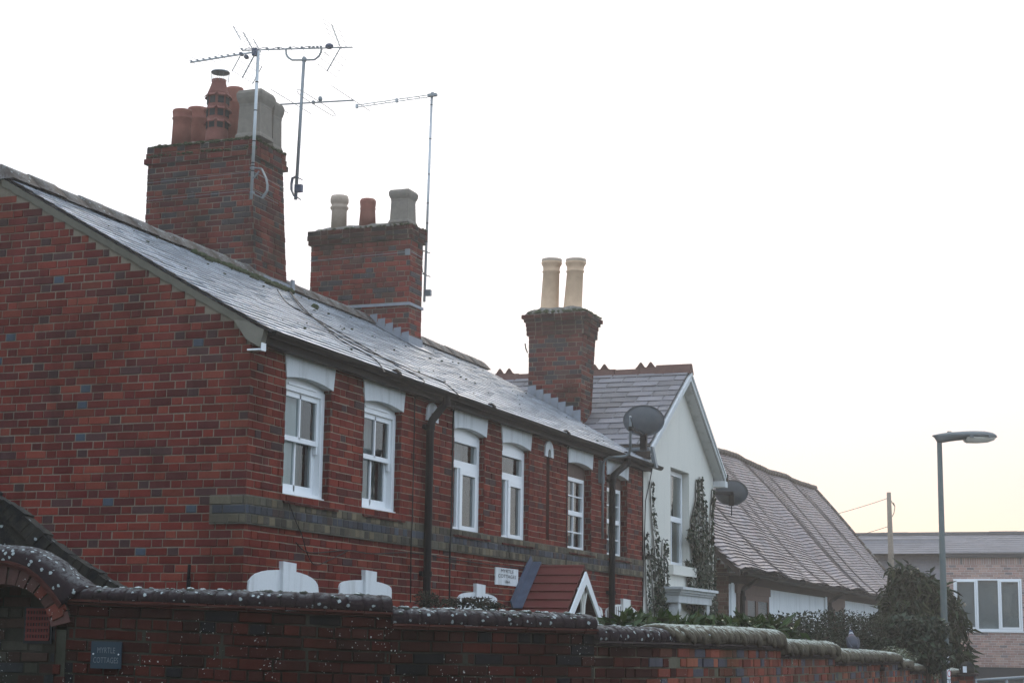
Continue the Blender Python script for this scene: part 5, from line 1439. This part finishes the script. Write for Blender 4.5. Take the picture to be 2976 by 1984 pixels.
for t in (.56, .86): o = org+ax*(Ln*t); mb.obox(o-ax*.03-sd*.18+upv*-.03, ax*.06, sd*.02, upv*.05); mb.obox(o-ax*.03+sd*.16+upv*-.03, ax*.06, sd*.02, upv*.05)
o = org+ax*(Ln*.26)+upv*.055; mb.obox(o-ax*.03-sd*.02, ax*.06, sd*.04, upv*.02); mb.build('clip', 'lamp_head', hd)
# labels stuck on the column
cv = lambda z: V((lx, ly, z))
def zl_(py): return lp_(2748, py).z
fd = (C0-cv(1.6)); fd.z = 0; fd.normalize(); sd2 = V((-fd.y, fd.x, 0)) ; sd2 = sd2 if sd2.dot(r_) > 0 else -sd2
def sticker(pa, pb, off=.35):
    n = 6; vs = []; r = .0705
    for k in range(n+1):
        t = rad(14+62*k/n); v = fd*math.cos(t)+sd2*math.sin(t); vs += [cv(zl_(pb))+v*r, cv(zl_(pa))+v*r]
    mb.add(vs, [(2*k, 2*k+2, 2*k+3, 2*k+1) for k in range(n)])
mb = MB(); sticker(1894, 1925); sticker(1941, 1969); sticker(1971, 1995); lb = mb.build('label_strip', 'signwhite', lamp)
mb = MB(); tt = rad(44); v = fd*math.cos(tt)+sd2*math.sin(tt); tx = V((-v.y, v.x, 0)); tx = tx if tx.dot(r_) > 0 else -tx
text_mesh(mb, '0', cv(zl_(1918))+v*.072, tx, V((0, 0, 1)), .09, sx=.8); text_mesh(mb, '1', cv(zl_(1901))+v*.072, tx, V((0, 0, 1)), .07); text_mesh(mb, 'T', cv(zl_(1979))+v*.072, tx, V((0, 0, 1)), .08); mb.build('digits', 'blackpaint', lamp)
mb = MB(); 
for k in range(16):
    a, b = 2*PI*k/16, 2*PI*(k+1)/16; pc = lambda t, r: cv(zl_(1954))+v*.072+tx*(math.cos(t)*r)+V((0, 0, math.sin(t)*r*1.4)); mb.add([pc(a, .028), pc(b, .028), pc(b, .036), pc(a, .036)], [(0, 1, 2, 3)])
mb.build('red_ring', 'signred', lamp)
mb = MB(); mb.tube([cv(zl_(1817)), cv(zl_(1814))], .063, 14); mb.build('band', 'metal_pin', lamp)

# ================================================================== UTILITY POLE AND LINES
PD = 57
a, b = atD(2583, 1430, PD), atD(2592, 1690, PD)
pole = thing('utility_pole', (b.x, b.y, 0), 'weathered wooden utility pole standing behind the tiled cottage', 'pole')
mb = MB(); mb.tube([a, b, V((b.x+(b.x-a.x)*.6, b.y+(b.y-a.y)*.6, 0))], [.068, .10, .13], 12); mb.build('shaft', 'pole', pole, True)
mb = MB(); q = atD(2600, 1470, PD); mb.bar(atD(2588, 1452, PD), q, .02); mb.tube([atD(2596, 1460, PD), atD(2601, 1470, PD), atD(2598, 1490, PD), atD(2593, 1500, PD)], .012, 5); mb.build('fitting', 'black', pole)
def sagline(a, b, s, n=10): return [a+(b-a)*k/n-V((0, 0, s*4*(k/n)*(1-k/n))) for k in range(n+1)]
for (ax_, ay_, bx2, by2, lab) in ((2580, 1447, 2200, 1538, 'upper thin service line running left from the wooden pole'), (2581, 1529, 2200, 1612, 'lower thin service line running left from the wooden pole')):
    mb = MB(); mb.tube(sagline(atD(ax_, ay_, PD), atD(bx2, by2, 60), .12), .009, 5); tag(mb.build('overhead_line', 'wire'), lab, 'power line', 'lines from the wooden pole')

# ================================================================== PLANTING
LAU = [(.026, .048, .014), (.035, .062, .018), (.02, .036, .012), (.05, .07, .022)]
DRK = [(.018, .026, .014), (.024, .034, .018), (.015, .02, .012), (.03, .036, .02)]
TRE = [(.022, .034, .016), (.03, .045, .02), (.017, .026, .013), (.042, .052, .022)]
def bush(name, blobs, n, ln, wd, cols, label, cat, mat='leaf', group=None, twigs=30, droop=.5, shell=.5, downb=.3, base=None):
    B = [(atD(px, py, dep), V((rx*dep/F, rz_ if rz_ else rx*dep/F*.8, ry*dep/F))) for px, py, dep, rx, ry, rz_ in blobs]
    cx = sum(b[0].x for b in B)/len(B); cy = sum(b[0].y for b in B)/len(B)
    o = thing(name, (cx, cy, 0), label, cat, group)
    mb = MB(); leafcloud(mb, B, n, ln, wd, cols, droop, shell, downb); f = mb.build('foliage', mat, o)
    mb = MB()
    for c, r in B:
        g0 = V((c.x+jit(.1), c.y+jit(.1), 0)); mb.tube([g0, V((c.x, c.y, c.z*.6)), c], [.03, .022, .01], 5)
        for _ in range(max(2, twigs//len(B))):
            q = rnd(); p = c+V((q.x*r.x, q.y*r.y, abs(q.z)*r.z)); mb.tube([c-V((0, 0, r.z*.4)), c+(p-c)*.6+V((0, 0, .03)), p+(p-c)*.12*R.random()], [.009, .006, .003], 4)
    mb.build('branch', 'twig', o); return o
# glossy laurel behind the frosted wall
bl = []
for i, px in enumerate(range(1795, 2250, 26)): bl.append((px+jit(8), 1826+ (px-1795)*.012+jit(5)+(9 if i % 3 == 0 else 0), 15.2+ (px-1795)*.006, 30, 27+jit(5), .22))
bush('laurel_bush', bl, 2400, .125, .062, LAU, 'glossy green laurel bush showing just above the curved frosted wall', 'shrub', twigs=20, droop=.45)
bush('laurel_bush', [(2262, 1822, 18.5, 24, 20, .2), (2250, 1846, 18.3, 30, 22, .2), (2275, 1838, 18.5, 22, 20, .2)], 90, .19, .07, LAU, 'few large pointed laurel leaves beside the step in the wall', 'shrub', twigs=8, droop=.6)
# clipped dark hedge in front of the cottage
bl = []
for i, px in enumerate(range(2215, 2640, 30)): 
    bl.append((px, 1836+jit(6)+(14 if px < 2240 else 0), 23.5+(px-2215)*.009, 36, 58+jit(6), .4)); bl.append((px+15, 1885, 23+(px-2215)*.009, 36, 50, .4))
hb = bush('privet_hedge', bl, 15000, .05, .026, DRK, 'dark twiggy hedge in front of the whitewashed cottage, a pigeon before it', 'hedge', 'hedge', twigs=160, droop=.3, downb=-.1, shell=.45)
# tall drooping evergreen behind the lamp
bl = [(2628, 1660, 31, 30, 26, .3), (2655, 1690, 31, 52, 40, .4), (2690, 1740, 31, 70, 60, .5), (2640, 1770, 31, 78, 66, .5), (2600, 1810, 31, 60, 60, .4), (2730, 1800, 31, 58, 80, .5), (2755, 1860, 31, 42, 80, .4), (2680, 1840, 31, 95, 80, .5), (2765, 1915, 31, 34, 50, .4), (2600, 1720, 31, 26, 30, .25)]
bush('evergreen_tree', bl, 5200, .19, .062, TRE, 'tall drooping dark evergreen behind the street lamp', 'tree', twigs=60, droop=.8, shell=.35, downb=.75)
# lower ivy-leaved shrub in front of it
bl = [(2640, 1815, 25.5, 50, 28, .35), (2690, 1822, 25.5, 50, 30, .35), (2660, 1870, 25.5, 78, 52, .4), (2700, 1900, 25.5, 50, 50, .35), (2600, 1890, 25.5, 45, 40, .3)]
bush('shrub', bl, 3600, .085, .06, [(.026, .04, .026), (.034, .05, .03), (.02, .03, .02), (.045, .06, .035)], 'rounded blue green shrub low in front of the drooping evergreen', 'shrub', 'ivy', twigs=30, droop=.4)
# frosted trailing plant over the far end of the wall
bl = [(2595+i*14, 1893+i*9.5, 24.5+i*.3, 20, 14+i*1.2, .2) for i in range(8)]
bush('trailing_plant', bl, 1700, .045, .02, [(.20, .22, .15), (.12, .14, .08), (.28, .30, .24), (.09, .10, .05)], 'frosted trailing plant spilling over the far stepped end of the wall', 'shrub', 'hedge', twigs=50, droop=.7)
# small twiggy shrub by the drainpipe
bl = [(1345, 1752, 16.5, 28, 14, .2), (1395, 1758, 16.5, 40, 22, .2), (1430, 1764, 16.5, 24, 10, .15), (1275, 1755, 16.5, 46, 16, .2), (1240, 1738, 16.5, 18, 22, .12)]
bush('shrub', bl, 1500, .028, .013, [(.02, .026, .014), (.014, .018, .012), (.03, .032, .02)], 'small dark twiggy shrub under the white arch by the black drainpipe', 'shrub', 'hedge', twigs=70, droop=.2, downb=-.3)

# ================================================================== TV AERIALS
def rods(mb, L_, r=.0035, n=5):
    for a, b in L_: mb.tube([a, b], r, n)
XAX = V((1, 0, 0))
# aerial on the front corner of the first chimney
px0 = C1[0]-.10
q = lambda px, py: onX(px0, px, py)
base = q(730, 578); top = q(751, 150)
a1 = thing('tv_aerial', base, 'pale aluminium mast with grid backed aerial lashed to the front corner of the sooty chimney', 'aerial', 'tv aerials on the chimneys')
mb = MB(); mb.tube([base, top], .021, 12); mb.build('mast', 'alu', a1, True)
mb = MB()
for py in (240, 323, 412, 475, 484, 498): t = (py-578)/(150-578); p = base+(top-base)*t; mb.tube([p-V((0, 0, .007)), p+V((0, 0, .007))], .0225, 12)
mb.build('tape_band', 'black', a1)
mb = MB(); P = [q(733, 489), q(755, 487), q(768, 515), q(772, 535), q(771, 552), q(757, 573), q(732, 560)]
P = [p+V((.05 if 1 <= i <= 5 else 0, 0, 0)) for i, p in enumerate(P)]
for i in range(len(P)-1): mb.bar(P[i], P[i+1], .012, .045, up=XAX)
mb.bar(q(735, 520), q(753, 498), .008, .03, up=XAX)
for py in (489, 560): p = q(733, py); mb.tube([p-V((0, 0, .012)), p+V((0, 0, .012))], .032, 10)
for py, z in ((492, 0), (545, 0)): p = q(752, py); mb.tube([V((C1[0]-.012, C1[3], p.z-.02)), V((C1[0]-.012, C1[2]+.05, p.z)), V((C1[0]+.02, C1[2]-.03, p.z)), V((C1[1], C1[2]-.012, p.z-.01))], .0035, 4)
mb.build('bracket', 'steel', a1)
mb = MB(); b0, b1 = q(553, 182), q(752, 150); mb.bar(b0, b1, .02, .016)
mb.build('boom', 'alu', a1)
mb = MB(); nD = 9
for i in range(nD): 
    p = b0+(b1-b0)*(.03+.72*(i/(nD-1))**1.0); l = .17-.006*i; rods(mb, [(p-XAX*l, p+XAX*l)], .003); mb.ball(p+V((0, 0, .012))-XAX*.02, (.035, .007, .012), 6, 4)
mb.build('director', 'alu', a1)
mb = MB(); 
for (pa, pb) in (((707, 95), (737, 148)), ((704, 227), (741, 158))):
    s0, s1 = q(*pa), q(*pb); mb.bar(s0, s1, .014, .01)
    for k in range(5): p = s0+(s1-s0)*(.04+.23*k); mb.tube([p-XAX*.27, p+XAX*.27], .003, 4)
    for sg in (-1, 1): mb.tube([s0+XAX*.27*sg, s0+(s1-s0)*.75+XAX*.27*sg], .006, 5)
mb.build('reflector_grid', 'steel', a1)
mb = MB(); p = q(741, 152); mb.obox(p-V((.03, .03, .05)), V((.06, 0, 0)), V((0, .06, 0)), V((0, 0, .1))); p = q(716, 166); mb.ball(p, (.05, .03, .03), 8, 5); p = q(702, 158); mb.ball(p, (.05, .025, .025), 8, 5); mb.build('junction_box', 'lead_dark', a1)

# taller mast behind the same chimney: long X beam aerial above, FM aerial below
px0 = C1[1]+.10
base = q(859, 580); top = q(884, 166)
a2 = thing('tv_aerial', base, 'dark mast behind the sooty chimney with long aerial on top and looped radio aerial below', 'aerial', 'tv aerials on the chimneys')
mb = MB(); mb.tube([base, top], .022, 12); mb.build('mast', 'steel', a2, True)
b0, b1 = q(703, 147), q(1025, 138)
mb = MB(); mb.bar(b0, b1, .014, .014)
cr_ = [q(831, 145), q(832, 158), q(838, 168), q(849, 175), q(884, 175), q(914, 174), q(927, 164), q(933, 152), q(934, 143)]; mb.tube(cr_, .013, 8)
p = q(884, 174); mb.ball(p, (.03, .04, .04), 8, 5)
mb.build('boom', 'steel', a2)
mb = MB(); ups = (q(802, 112)-q(813, 133)); dns = (q(802, 170)-q(786, 150))
for px in (704, 779, 813, 847, 881, 903, 915, 926, 936):
    t = (px-703)/(1025-703); p = b0+(b1-b0)*t; s = .95-.0006*(px-700)
    e1 = p+V((-.10, .07, .12))*s; e2 = p+V((.10, -.07, -.12))*s; rods(mb, [(p, p+(e1-p)*.45), (p, p+(e2-p)*.45)], .0028, 4)
    rods(mb, [(p+(e1-p)*.45, e1+V((-.02, .02, -.012))), (p+(e2-p)*.45, e2+V((.02, -.02, .012)))], .0022, 4); mb.ball(p+V((0, .01, .022)), (.014, .02, .016), 6, 4)
mb.build('director', 'steel', a2)
mb = MB()
for i in range(24):
    px = 712+i*9; t = (px-703)/322; p = b0+(b1-b0)*t; p2 = b0+(b1-b0)*(t+.028); z = .012*math.sin(i*1.3); mb.tube([p+V((0, 0, .018+z)), p2+V((0, 0, .018+.012*math.sin((i+1)*1.3)))], .005, 4)
p = q(957, 135); mb.ball(p, (.05, .06, .04), 10, 6); mb.build('feed_box', 'lead_dark', a2)
mb = MB()
for pa, pb in (((964, 72), (988, 135)), ((950, 208), (990, 138))):
    s0, s1 = q(*pa), q(*pb); mb.bar(s0, s1, .012, .01)
    for k in range(5): p = s0+(s1-s0)*(.03+.235*k); mb.tube([p-XAX*.30, p+XAX*.30], .0035, 4)
    for sg in (-1, 1): mb.tube([s0+XAX*.26*sg, s0+(s1-s0)*.75+XAX*.26*sg], .0018, 4)
mb.build('reflector_grid', 'steel', a2)
mb = MB(); b0, b1 = q(797, 305), q(1028, 292); mb.bar(b0, b1, .016, .016)
for (x0_, y0_), (x1_, y1_) in (((935, 233), (1105, 340)), ((767, 249), (929, 345)), ((713, 252), (863, 347))):
    m_ = q((x0_+x1_)/2, (y0_+y1_)/2); hl = .58 if x0_ != 713 else .5; mb.tube([m_-XAX*hl, m_+XAX*hl], .0045, 5)
m_ = q(920, 300); lp = []
for k in range(25):
    t = 2*PI*k/24; lp.append(m_+XAX*(.56*(abs(math.cos(t))**.35)*(1 if math.cos(t) > 0 else -1))+V((0, .02*math.sin(t), .055*math.sin(t))))
mb.tube(lp, .0045, 5); mb.ball(q(931, 288), (.035, .03, .04), 8, 5); mb.ball(q(911, 298), (.03, .025, .03), 8, 5); mb.build('radio_aerial', 'steel', a2)
mb = MB(); P = [q(860, 515), q(850, 518), q(847, 535), q(847, 552), q(855, 570), q(862, 575)]
for i in range(len(P)-1): mb.bar(P[i], P[i+1], .012, .05, up=XAX)
mb.bar(q(858, 513), q(877, 522), .012, .05, up=XAX); mb.bar(q(858, 568), q(873, 580), .012, .05, up=XAX); p = q(868, 548); mb.obox(p-V((.03, .05, .05)), V((.06, 0, 0)), V((0, .10, 0)), V((0, 0, .10))); mb.build('bracket', 'lead_dark', a2)

# third mast on the middle chimney
px0 = C2[1]+.06
base = q(1233, 877); top = q(1255, 282)
a3 = thing('tv_aerial', base, 'tall thin mast with one long twin bar log aerial pointing left, on the middle chimney', 'aerial', 'tv aerials on the chimneys')
mb = MB(); mb.tube([base, top], .019, 10); mb.build('mast', 'alu', a3, True)
mb = MB()
for py in (306, 406, 510, 594, 652, 706): t = (py-877)/(282-877); p = base+(top-base)*t; mb.tube([p-V((0, 0, .006)), p+V((0, 0, .006))], .0205, 10)
mb.build('tape_band', 'black', a3)
mb = MB(); b0, b1 = q(1037, 309), q(1262, 277)
for z in (.016, -.016): mb.bar(b0+V((0, 0, z)), b1+V((0, 0, z)), .012, .010)
p = b0; mb.obox(p-V((.02, .015, .032)), V((.04, 0, 0)), V((0, .03, 0)), V((0, 0, .064))); p = b0+(b1-b0)*.52; mb.obox(p-V((.02, .015, .03)), V((.04, 0, 0)), V((0, .03, 0)), V((0, 0, .06)))
mb.build('boom', 'alu', a3)
mb = MB()
for i in range(26): p = b0+(b1-b0)*(.03+.94*i/26); z = .022 if i % 2 else -.022; l = .05+.0045*(i); mb.tube([p+V((0, 0, z)), p+V((0, 0, z))+XAX*l*(1 if i % 4 < 2 else -1)], .003, 4)
mb.build('director', 'alu', a3)
mb = MB(); p = q(1257, 277); mb.obox(p-V((.03, .07, .02)), V((.06, 0, 0)), V((0, .14, 0)), V((0, 0, .04))); mb.ball(p+V((0, 0, .02)), (.03, .035, .03), 8, 5)
for py in (732, 800): a = q(1240, py); mb.bar(q(1229, py-4), q(1250, py+4), .014, .03, up=XAX); 
mb.tube([q(1229, 730), q(1225, 765), q(1228, 790), q(1238, 802)], .008, 5); p = q(1245, 850); mb.obox(p-V((.03, .04, .05)), V((.06, 0, 0)), V((0, .08, 0)), V((0, 0, .09)))
mb.build('bracket', 'steel', a3)

# ================================================================== SATELLITE DISHES
def dish(o, c, a, b, fw, bulge=.06):
    mb = MB(); fw = fw.normalized(); rt_ = fw.cross(V((0, 0, 1))).normalized(); up_ = rt_.cross(fw).normalized(); vs = []; n = 36; m = 6
    for off in (0, .012):
        for k in range(1, m+1):
            r = k/m
            for i in range(n): t = 2*PI*i/n; vs.append(c+rt_*(a*r*math.cos(t))+up_*(b*r*math.sin(t))-fw*(bulge*(1-r*r)-off))
    A = len(vs); vs += [c-fw*bulge, c-fw*(bulge-.012)]; h = m*n
    fs = []
    for s in (0, h):
        for k in range(m-1):
            for i in range(n):
                f = (s+k*n+i, s+k*n+(i+1) % n, s+(k+1)*n+(i+1) % n, s+(k+1)*n+i); fs.append(f if s else f[::-1])
        for i in range(n): f = (A+(1 if s else 0), s+i, s+(i+1) % n); fs.append(f[::-1] if s else f)
    for i in range(n): fs.append(((m-1)*n+i, (m-1)*n+(i+1) % n, h+(m-1)*n+(i+1) % n, h+(m-1)*n+i))
    mb.add(vs, fs); return mb.build('reflector', 'dish', o, True), rt_, up_
c = onY(7.58, 1871, 1222); dp = px_of(c)[2]
d1 = thing('satellite_dish', c, 'dark oval satellite dish on a bent grey pipe at the end of the terrace gutter', 'satellite dish', 'satellite dishes')
fw = V((AX.z, AY.z, 0)); fw = V((.93, .30, .22))
dish(d1, c, 59*dp/F*1.02, 46*dp/F, fw)
Y = lambda y, px, py: onY(y, px, py)
mb = MB(); mb.tube([Y(YF-.07, 1751, 1565), Y(YF-.07, 1752, 1352), Y(YF-.08, 1757, 1336), Y(7.95, 1770, 1328), Y(7.78, 1800, 1327), Y(7.72, 1818, 1325), Y(7.66, 1829, 1315), Y(7.62, 1832, 1300), Y(7.52, 1832, 1210)], .02, 10); mb.build('mount_pipe', 'pipe_grey', d1, True)
mb = MB()
for py in (1346, 1372): p = Y(YF, 1744, py+12); mb.box((p.x-.09, YF-.045, p.z-.1), (p.x+.09, YF-.001, p.z+.1))
mb.build('wall_bracket', 'pipe_grey', d1)
mb = MB(); p = Y(7.5, 1832, 1245); e = c-fw.normalized()*.06; e = V((e.x, e.y, p.z)); mb.bar(p, e+V((0, 0, 0)), .03, .025); mb.obox(e-V((.04, .05, .22)), V((.06, 0, 0)), V((0, .10, 0)), V((0, 0, .24))); mb.tube([p-V((0, 0, .03)), p+V((0, 0, .03))], .03, 8)
mb.tube([Y(7.49, 1833, 1212), Y(7.46, 1836, 1225), Y(7.46, 1840, 1240), p+V((.05, -.02, .03)), e+V((0, -.06, .02))], .006, 5); mb.build('bracket', 'black', d1)
c = atD(2126, 1431, 33.2); dp = 33.2
d2 = thing('satellite_dish', c, 'dark oval satellite dish on a short arm at the right corner of the cream house', 'satellite dish', 'satellite dishes')
fw = V((.92, .28, .28)); dish(d2, c, 48*dp/F, 38*dp/F, fw)
mb = MB(); e = c-fw.normalized()*.06; p = V((WXR, 8.2, e.z+.0)); w0 = atD(2072, 1433, 32.6); mb.bar(w0, e+V((0, 0, .0)), .06, .07); mb.obox(e+V((-.07, -.05, -.24)), V((.06, 0, 0)), V((0, .09, 0)), V((0, 0, .26))); mb.tube([e-V((0.02, 0, .2)), e-V((.02, 0, .42))], .01, 5); mb.build('arm', 'black', d2)

# ================================================================== CABLES
def onroof(px, py, up=.03):
    d = ray(px, py); t = (RB+up-C0.z)/(d.z-RS*d.y); return C0+d*t
def cable(pts, r, label, grp=None):
    mb = MB(); 
    P = [pts[0]]
    for i in range(len(pts)-1):
        for k in range(1, 5): P.append(cr(pts[max(i-1, 0)], pts[i], pts[i+1], pts[min(i+2, len(pts)-1)], k/4))
    mb.tube(P, r, 5); return tag(mb.build('cable', 'wire'), label, 'cable', grp)
RC = lambda L_: [onroof(*p) for p in L_]
cable(RC([(806, 842), (840, 885), (925, 932), (985, 985), (1050, 1020), (1095, 1048), (1118, 1082)]), .007, 'black aerial cable wandering down the slates to the gutter left of the drainpipe', 'cables across the slates')
cable(RC([(842, 845), (880, 900), (950, 945), (1060, 1008), (1150, 1060), (1225, 1100), (1232, 1112)]), .007, 'black aerial cable crossing the slates to the gutter above the drainpipe', 'cables across the slates')
cable(RC([(842, 848), (905, 918), (1000, 985), (1110, 1038), (1215, 1082), (1290, 1112), (1333, 1148)])+[Y(7.83, 1334, 1156)], .007, 'longest black aerial cable crossing the slates to the gutter over the third upstairs window', 'cables across the slates')
FCB = 'cables on the brick front'
cable([Y(YF-.02, *p) for p in ((1206, 1152), (1203, 1300), (1200, 1430))]+[Y(YF-.05, 1198, 1520), Y(YF-.05, 1195, 1570), Y(YF-.02, 1193, 1750)], .007, 'vertical black cable on the brick just left of the drainpipe', FCB)
cable([Y(7.92, 1328, 1170), Y(YF-.02, 1318, 1200), Y(YF-.02, 1315, 1350), Y(YF-.02, 1312, 1480), Y(YF-.05, 1311, 1530), Y(YF-.05, 1308, 1590), Y(YF-.02, 1306, 1740)], .010, 'thick vertical cable on the brick left of the third upstairs window', FCB)
cable([Y(YF-.02, 1652, 1292), Y(YF-.02, 1648, 1400), Y(YF-.02, 1646, 1585), Y(YF-.05, 1645, 1640)], .007, 'vertical cable on the brick beside the fifth upstairs window', FCB)
cable([Y(YF-.05, 838, 1455), Y(YF-.05, 858, 1510), Y(YF-.02, 878, 1555), Y(YF-.02, 892, 1605), Y(YF-.02, 915, 1640), Y(YF-.02, 960, 1625), Y(YF-.02, 1010, 1600)], .005, 'loose drooping cable on the brick below the first window', FCB)
cable([Y(YF-.02, 860, 1575), Y(YF-.02, 900, 1605), Y(YF-.02, 1010, 1598), Y(YF-.02, 1080, 1608), Y(YF-.02, 1190, 1605), Y(YF-.02, 1300, 1622), Y(YF-.02, 1430, 1640), Y(YF-.02, 1540, 1652)], .006, 'long wavy horizontal cable under the pale string course', FCB)

# ================================================================== PIGEON
pd = 20.9; pc = atD(2479, 1866, pd); f2 = V((b_.x, b_.y, 0)); f2 = -f2.normalized(); s2 = r_.copy(); s2.z = 0; s2.normalize()
pg = thing('pigeon', pc-V((0, 0, .1)), 'grey wood pigeon seen from behind, perched on the far frosted wall', 'bird')
GR = (.05, .053, .066, 0); DK = (.012, .012, .015, 0); WT = (.5, .5, .52, 0); HD = (.06, .07, .10, 0); BR = (.12, .085, .10, 0)
secs = [(-.16, -.10, .036, .006, DK), (-.11, -.055, .042, .012, DK), (-.08, -.025, .045, .022, GR), (-.03, .0, .066, .058, GR), (.02, .01, .072, .068, GR), (.06, .03, .062, .062, BR), (.085, .065, .042, .042, GR), (.095, .085, .033, .033, WT), (.10, .10, .028, .029, HD), (.112, .122, .026, .027, HD), (.128, .134, .017, .018, HD), (.142, .132, .006, .006, (.3, .12, .05, 0))]
mb = MB(); vs = []; cs = []; n = 14
for (f, z, a, b, cl) in secs:
    for k in range(n): t = 2*PI*k/n; vs.append(pc+f2*f+V((0, 0, z+b*math.sin(t)))+s2*(a*math.cos(t))); cs.append(cl)
m = len(secs); mb.add(vs, [(i*n+k, i*n+(k+1) % n, (i+1)*n+(k+1) % n, (i+1)*n+k) for i in range(m-1) for k in range(n)]+[tuple(range(n)), tuple(range(m*n-1, (m-1)*n-1, -1))], cs)
mb.build('body', 'feather', pg, True)
for sg_ in (-1, 1):
    mb = MB(); vs = []; W = [(.055, .035, .05, .03), (.02, .02, .068, .05), (-.03, -.01, .068, .05), (-.075, -.04, .052, .03), (-.12, -.062, .03, .01)]
    for (f, z, o, hh) in W:
        for k in range(8): t = 2*PI*k/8; vs.append(pc+f2*f+s2*(sg_*(o+.010*math.cos(t)))+V((0, 0, z+hh*math.sin(t))))
    mb.add(vs, [(i*8+k, i*8+(k+1) % 8, (i+1)*8+(k+1) % 8, (i+1)*8+k) for i in range(4) for k in range(8)]+[tuple(range(8)), tuple(range(39, 31, -1))], (.055, .058, .072, 0)); mb.build('wing', 'feather', pg, True)
    mb = MB(); mb.tube([pc+s2*.025*sg_+V((0, 0, -.05)), pc+s2*.027*sg_+V((0, 0, -.11))], .005, 5, (.3, .08, .06, 0)); mb.build('leg', 'feather', pg)

# ================================================================== RAILING AT THE DRIVE
rl = thing('guard_rail', atD(2900, 1990, 34), 'low grey metal guard rail in front of the pale brick building', 'railing')
mb = MB(); mb.tube([atD(2832, 1977, 34), atD(2900, 1972, 34), atD(2990, 1966, 34)], .034, 10); mb.tube([atD(2832, 2010, 34), atD(2990, 2002, 34)], .03, 8); mb.build('rail', 'steel', rl, True)
for px in (2836, 2925, 2978):
    p = atD(px, 1972, 34); mb = MB(); mb.tube([p, V((p.x, p.y, 0))], .03, 8); mb.build('post', 'steel', rl, True)

# ================================================================== AIR, SKY AND SUN
HZ = dict(dens=.0015)
mb = MB(); mb.box((-24, -30, -1.0), (84, 40, 11.0)); hz = mb.build('haze', 'inside'); tag(hz, kind='stuff')
hm = bpy.data.materials.new('haze'); hm.use_nodes = True; t = hm.node_tree; t.nodes.remove(t.nodes['Principled BSDF'])
pv = t.nodes.new('ShaderNodeVolumePrincipled'); pv.inputs['Density'].default_value = HZ['dens']; pv.inputs['Color'].default_value = (.95, .94, .93, 1); pv.inputs['Anisotropy'].default_value = .72
L(t, pv.outputs[0], t.nodes['Material Output'].inputs['Volume']); hz.data.materials.clear(); hz.data.materials.append(hm)

sd_ = ray(2000, 1900); az = math.atan2(sd_.y, sd_.x); EL = rad(24)
sun_dir = V((math.cos(az)*math.cos(EL), math.sin(az)*math.cos(EL), math.sin(EL)))
sl_ = bpy.data.lights.new('sun', 'SUN'); sl_.energy = 1.2; sl_.angle = rad(30); sl_.color = (1, .9, .78)
so = bpy.data.objects.new('sun', sl_); COL.objects.link(so); so.rotation_euler = (-sun_dir).to_track_quat('-Z', 'Y').to_euler(); so.location = (0, 0, 40)
w = bpy.data.worlds.new('World'); SC.world = w; w.use_nodes = True; t = w.node_tree; bg = t.nodes['Background']
sky = t.nodes.new('ShaderNodeTexSky'); sky.sky_type = 'NISHITA'; sky.sun_disc = False; sky.sun_elevation = EL; sky.sun_rotation = PI/2-az
sky.air_density = 1.0; sky.dust_density = .4; sky.ozone_density = 1.0; sky.altitude = 0
L(t, sky.outputs[0], bg.inputs['Color']); bg.inputs['Strength'].default_value = .05
# thin winter fog over the blue sky: warm and slightly dimmer at the horizon under the sun, cool on the far side
tc = t.nodes.new('ShaderNodeTexCoord'); dt = t.nodes.new('ShaderNodeVectorMath'); dt.operation = 'DOT_PRODUCT'; L(t, tc.outputs['Generated'], dt.inputs[0]); dt.inputs[1].default_value = sun_dir
sp = t.nodes.new('ShaderNodeSeparateXYZ'); L(t, tc.outputs['Generated'], sp.inputs[0])
front = mixc(t, rmp(t, sp.outputs[2], .0, .34), (.27, .10, .12), (.92, .88, .84))
fog = mixc(t, rmp(t, dt.outputs['Value'], .4, .96), (.90, 1.08, 1.31), front)
fog = mixc(t, 1, fog, mixc(t, rmp(t, sp.outputs[2], .3, 1.0), (1, 1, 1), (1.7, 1.7, 1.7)), 'MULTIPLY')
b2 = t.nodes.new('ShaderNodeBackground'); L(t, fog, b2.inputs['Color']); b2.inputs['Strength'].default_value = 1.0
ad = t.nodes.new('ShaderNodeAddShader'); L(t, bg.outputs[0], ad.inputs[0]); L(t, b2.outputs[0], ad.inputs[1]); L(t, ad.outputs[0], t.nodes['World Output'].inputs['Surface'])
SC.view_settings.view_transform = 'Standard'; SC.view_settings.look = 'None'; SC.view_settings.exposure = 0; SC.view_settings.gamma = 1
SC.cycles.volume_bounces = 1; SC.cycles.max_bounces = 8; SC.cycles.transparent_max_bounces = 12
